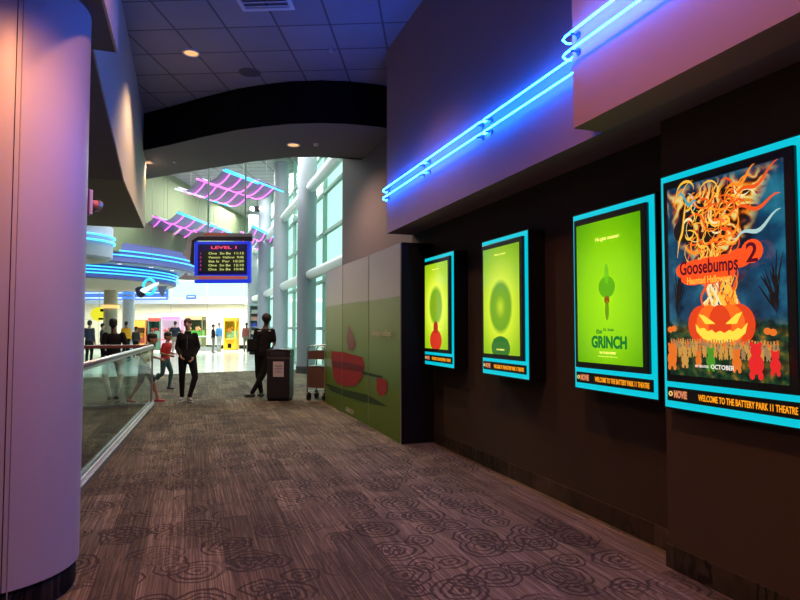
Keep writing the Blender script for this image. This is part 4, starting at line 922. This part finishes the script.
person('man in dark blue t-shirt and khaki trousers with hands at waist, facing the machines', W(175.5, 32), R(-YAW + 180), 1.80, dict(ea=(.33, .04, 1.15), wa=(.16, -.12, 1.02), eb=(-.33, .04, 1.15), wb=(-.16, -.12, 1.02)), NV, pm('khaki', (.42, .36, .26), .8), SH_K, HR_B, 'light', FV, sleeve='short', wide=1.1)
person('person in black and white top leaning towards the glass counter', W(213.5, 35), R(-YAW + 115), 1.66, dict(wa=(.2, -.35, 1.05)), BK, pm('grey_cloth', (.16, .18, .18)), SH_K, HR_D, 'tan', FV)
person('person in bright blue and white shirt beside the yellow machine', W(219.5, 36.5), R(-YAW + 60), 1.75, dict(), pm('blue_cloth', (.05, .25, .6), .7), pm('pale_grey_cloth', (.35, .37, .37), .8), SH_K, HR_B, 'light', FV)
person('person in a red brown jacket standing by the tall kiosk', W(246.5, 35.5), R(-YAW + 10), 1.75, dict(), pm('maroon_cloth', (.22, .05, .035), .8), pm('olive_cloth', (.12, .12, .08), .8), SH_K, HR_D, 'dark', FV)
# ------------------------------------------------------------------ machines along the far wall
def machine(label, name, cat, px, w_, h_, d, body, win, trim_m, marquee=None, base=.75, top=.25):
    p = W(px, d); t = thing(name, label, cat, (p.x, p.y, .002), -PHI, 'coin machines along the far wall')
    hw = w_ / 2
    MB().bb(-hw, hw, -.02, .7, .04, base).bb(-hw, hw, -.02, .7, h_ - top, h_).bb(-hw, hw, .64, .7, base, h_ - top).bb(-hw, -hw + .06, -.02, .06, base, h_ - top).bb(hw - .06, hw, -.02, .06, base, h_ - top).bb(-hw, -hw + .03, .06, .64, base, h_ - top).build('cabinet', body, t)
    MB().bb(-hw + .06, hw - .06, .03, .035, base, h_ - top).build('window', GL_WIN, t)
    MB().bb(-hw + .07, hw - .07, .25, .6, base, base + (h_ - top - base) * .45).build('contents', win, t)
    b = MB()
    for i in range(9): b.sph((-hw + .12 + (w_ - .24) * random.random(), .2 + .2 * random.random(), base + (h_ - top - base) * (.40 + .2 * random.random())), .09, 8)
    b.build('prizes', trim_m, t, smooth='all')
    MB().bb(-hw + .04, hw - .04, -.035, -.02, h_ - top + .03, h_ - .03).build('marquee', marquee or trim_m, t)
    MB().bb(-hw + .08, hw - .08, -.16, -.02, base - .10, base - .03).build('control_panel', trim_m, t, bevel=.01)
    MB().bb(-.12, .12, -.03, -.02, .15, .42).build('coin_door', M_blackm, t)
    for x in (-hw + .06, hw - .06): MB().cyl((x, .05, 0), (x, .05, .04), .03, n=8).cyl((x, .6, 0), (x, .6, .04), .03, n=8).build('foot', M_blackm, t)
    return t
YM = pm('machine_yellow', (.80, .42, .01), .45); 
machine('yellow claw machine standing right of the blue shirted person', 'claw_machine', 'arcade machine', 230, .80, 2.12, 39, YM, pm('prize_green', (.35, .5, .3), .6), pm('prize_orange', (.85, .25, .02), .6))
machine('dark framed machine with green and orange prizes behind the walking woman', 'claw_machine', 'arcade machine', 194, 1.12, 2.2, 39, pm('machine_olive', (.10, .10, .05), .5), pm('prize_greens', (.10, .40, .06), .6), pm('prize_peach', (.85, .35, .18), .6))
machine('pink and white lit machine behind the man in the dark blue t-shirt', 'claw_machine', 'arcade machine', 171, 1.28, 2.2, 39, em('machine_pink', (.85, .55, .75), .8), pm('prize_pink', (.7, .35, .3), .6), pm('prize_red', (.75, .1, .08), .6), em('marquee_pink', (.9, .25, .6), 1))
machine('dark green machine with red top left of the pink one', 'arcade_cabinet', 'arcade machine', 154.5, .84, 2.1, 39, pm('machine_green', (.06, .16, .12), .5), pm('prize_grey', (.35, .45, .42), .6), pm('machine_red', (.5, .05, .05), .5))
machine('orange and red machine with flared top beside the yellow jacket person', 'arcade_cabinet', 'arcade machine', 139.5, .86, 1.95, 39, pm('machine_rust', (.45, .16, .06), .5), pm('prize_red', (.75, .1, .08)), pm('prize_orange2', (.9, .35, .04), .6), base=.45, top=.5)
t = thing('glass_counter', 'low glass showcase between the dark machine and the yellow one', 'counter', W(207.5, 37.6, .002), -PHI)
MB().bb(-.62, .62, 0, .6, 0, .25).build('plinth', pm('counter_grey', (.3, .33, .33), .5), t); MB().bb(-.6, .6, .02, .58, .25, .88).build('glass_case', GL_RAIL, t); MB().bb(-.62, .62, 0, .6, .88, .93).build('counter_top', M_white, t)
t = thing('poster_stand', 'white notice board with faint print behind the glass counter', 'notice board', W(208, 40.0, .002), -PHI)
MB().bb(-.5, .5, 0, .05, .9, 2.05).build('board', pm('board_white', (.8, .78, .66), .6), t)
MB().bb(-.35, .3, -.01, 0, 1.75, 1.82).bb(-.3, .35, -.01, 0, 1.55, 1.6).bb(-.35, .1, -.01, 0, 1.3, 1.36).build('print', pm('print_grey', (.45, .38, .42), .6), t)
for x in (-.45, .45): MB().bb(x - .03, x + .03, 0, .05, 0, .9).build('leg', M_metal, t)
t = thing('kiosk_tower', 'tall narrow display kiosk with shelves by the far glass wall columns', 'kiosk', W(254, 33, .002), -PHI)
hk_ = HZ(306, 33)
MB().bb(-.24, .24, 0, .4, 0, .15).build('base', M_blackm, t)
MB().bb(-.24, -.21, 0, .4, .15, hk_).bb(.21, .24, 0, .4, .15, hk_).bb(-.21, .21, .37, .4, .15, hk_).build('cabinet', pm('kiosk_grey', (.25, .28, .28), .5), t)
for i in range(6):
    z = .35 + i * .38; MB().bb(-.21, .21, .02, .37, z, z + .02).build('shelf', M_white, t)
    MB().bb(-.18, .18, .10, .3, z + .02, z + .2).build('display_item', pm('kiosk_item_%s' % 'abcdef'[i], ((.4, .4, .4), (.3, .35, .4), (.5, .45, .3), (.03, .08, .5), (.6, .3, .2), (.4, .5, .4))[i], .6), t)
MB().bb(-.24, .24, -.02, .4, hk_, hk_ + .12).build('header', pm('kiosk_green', (.3, .45, .4), .5), t)
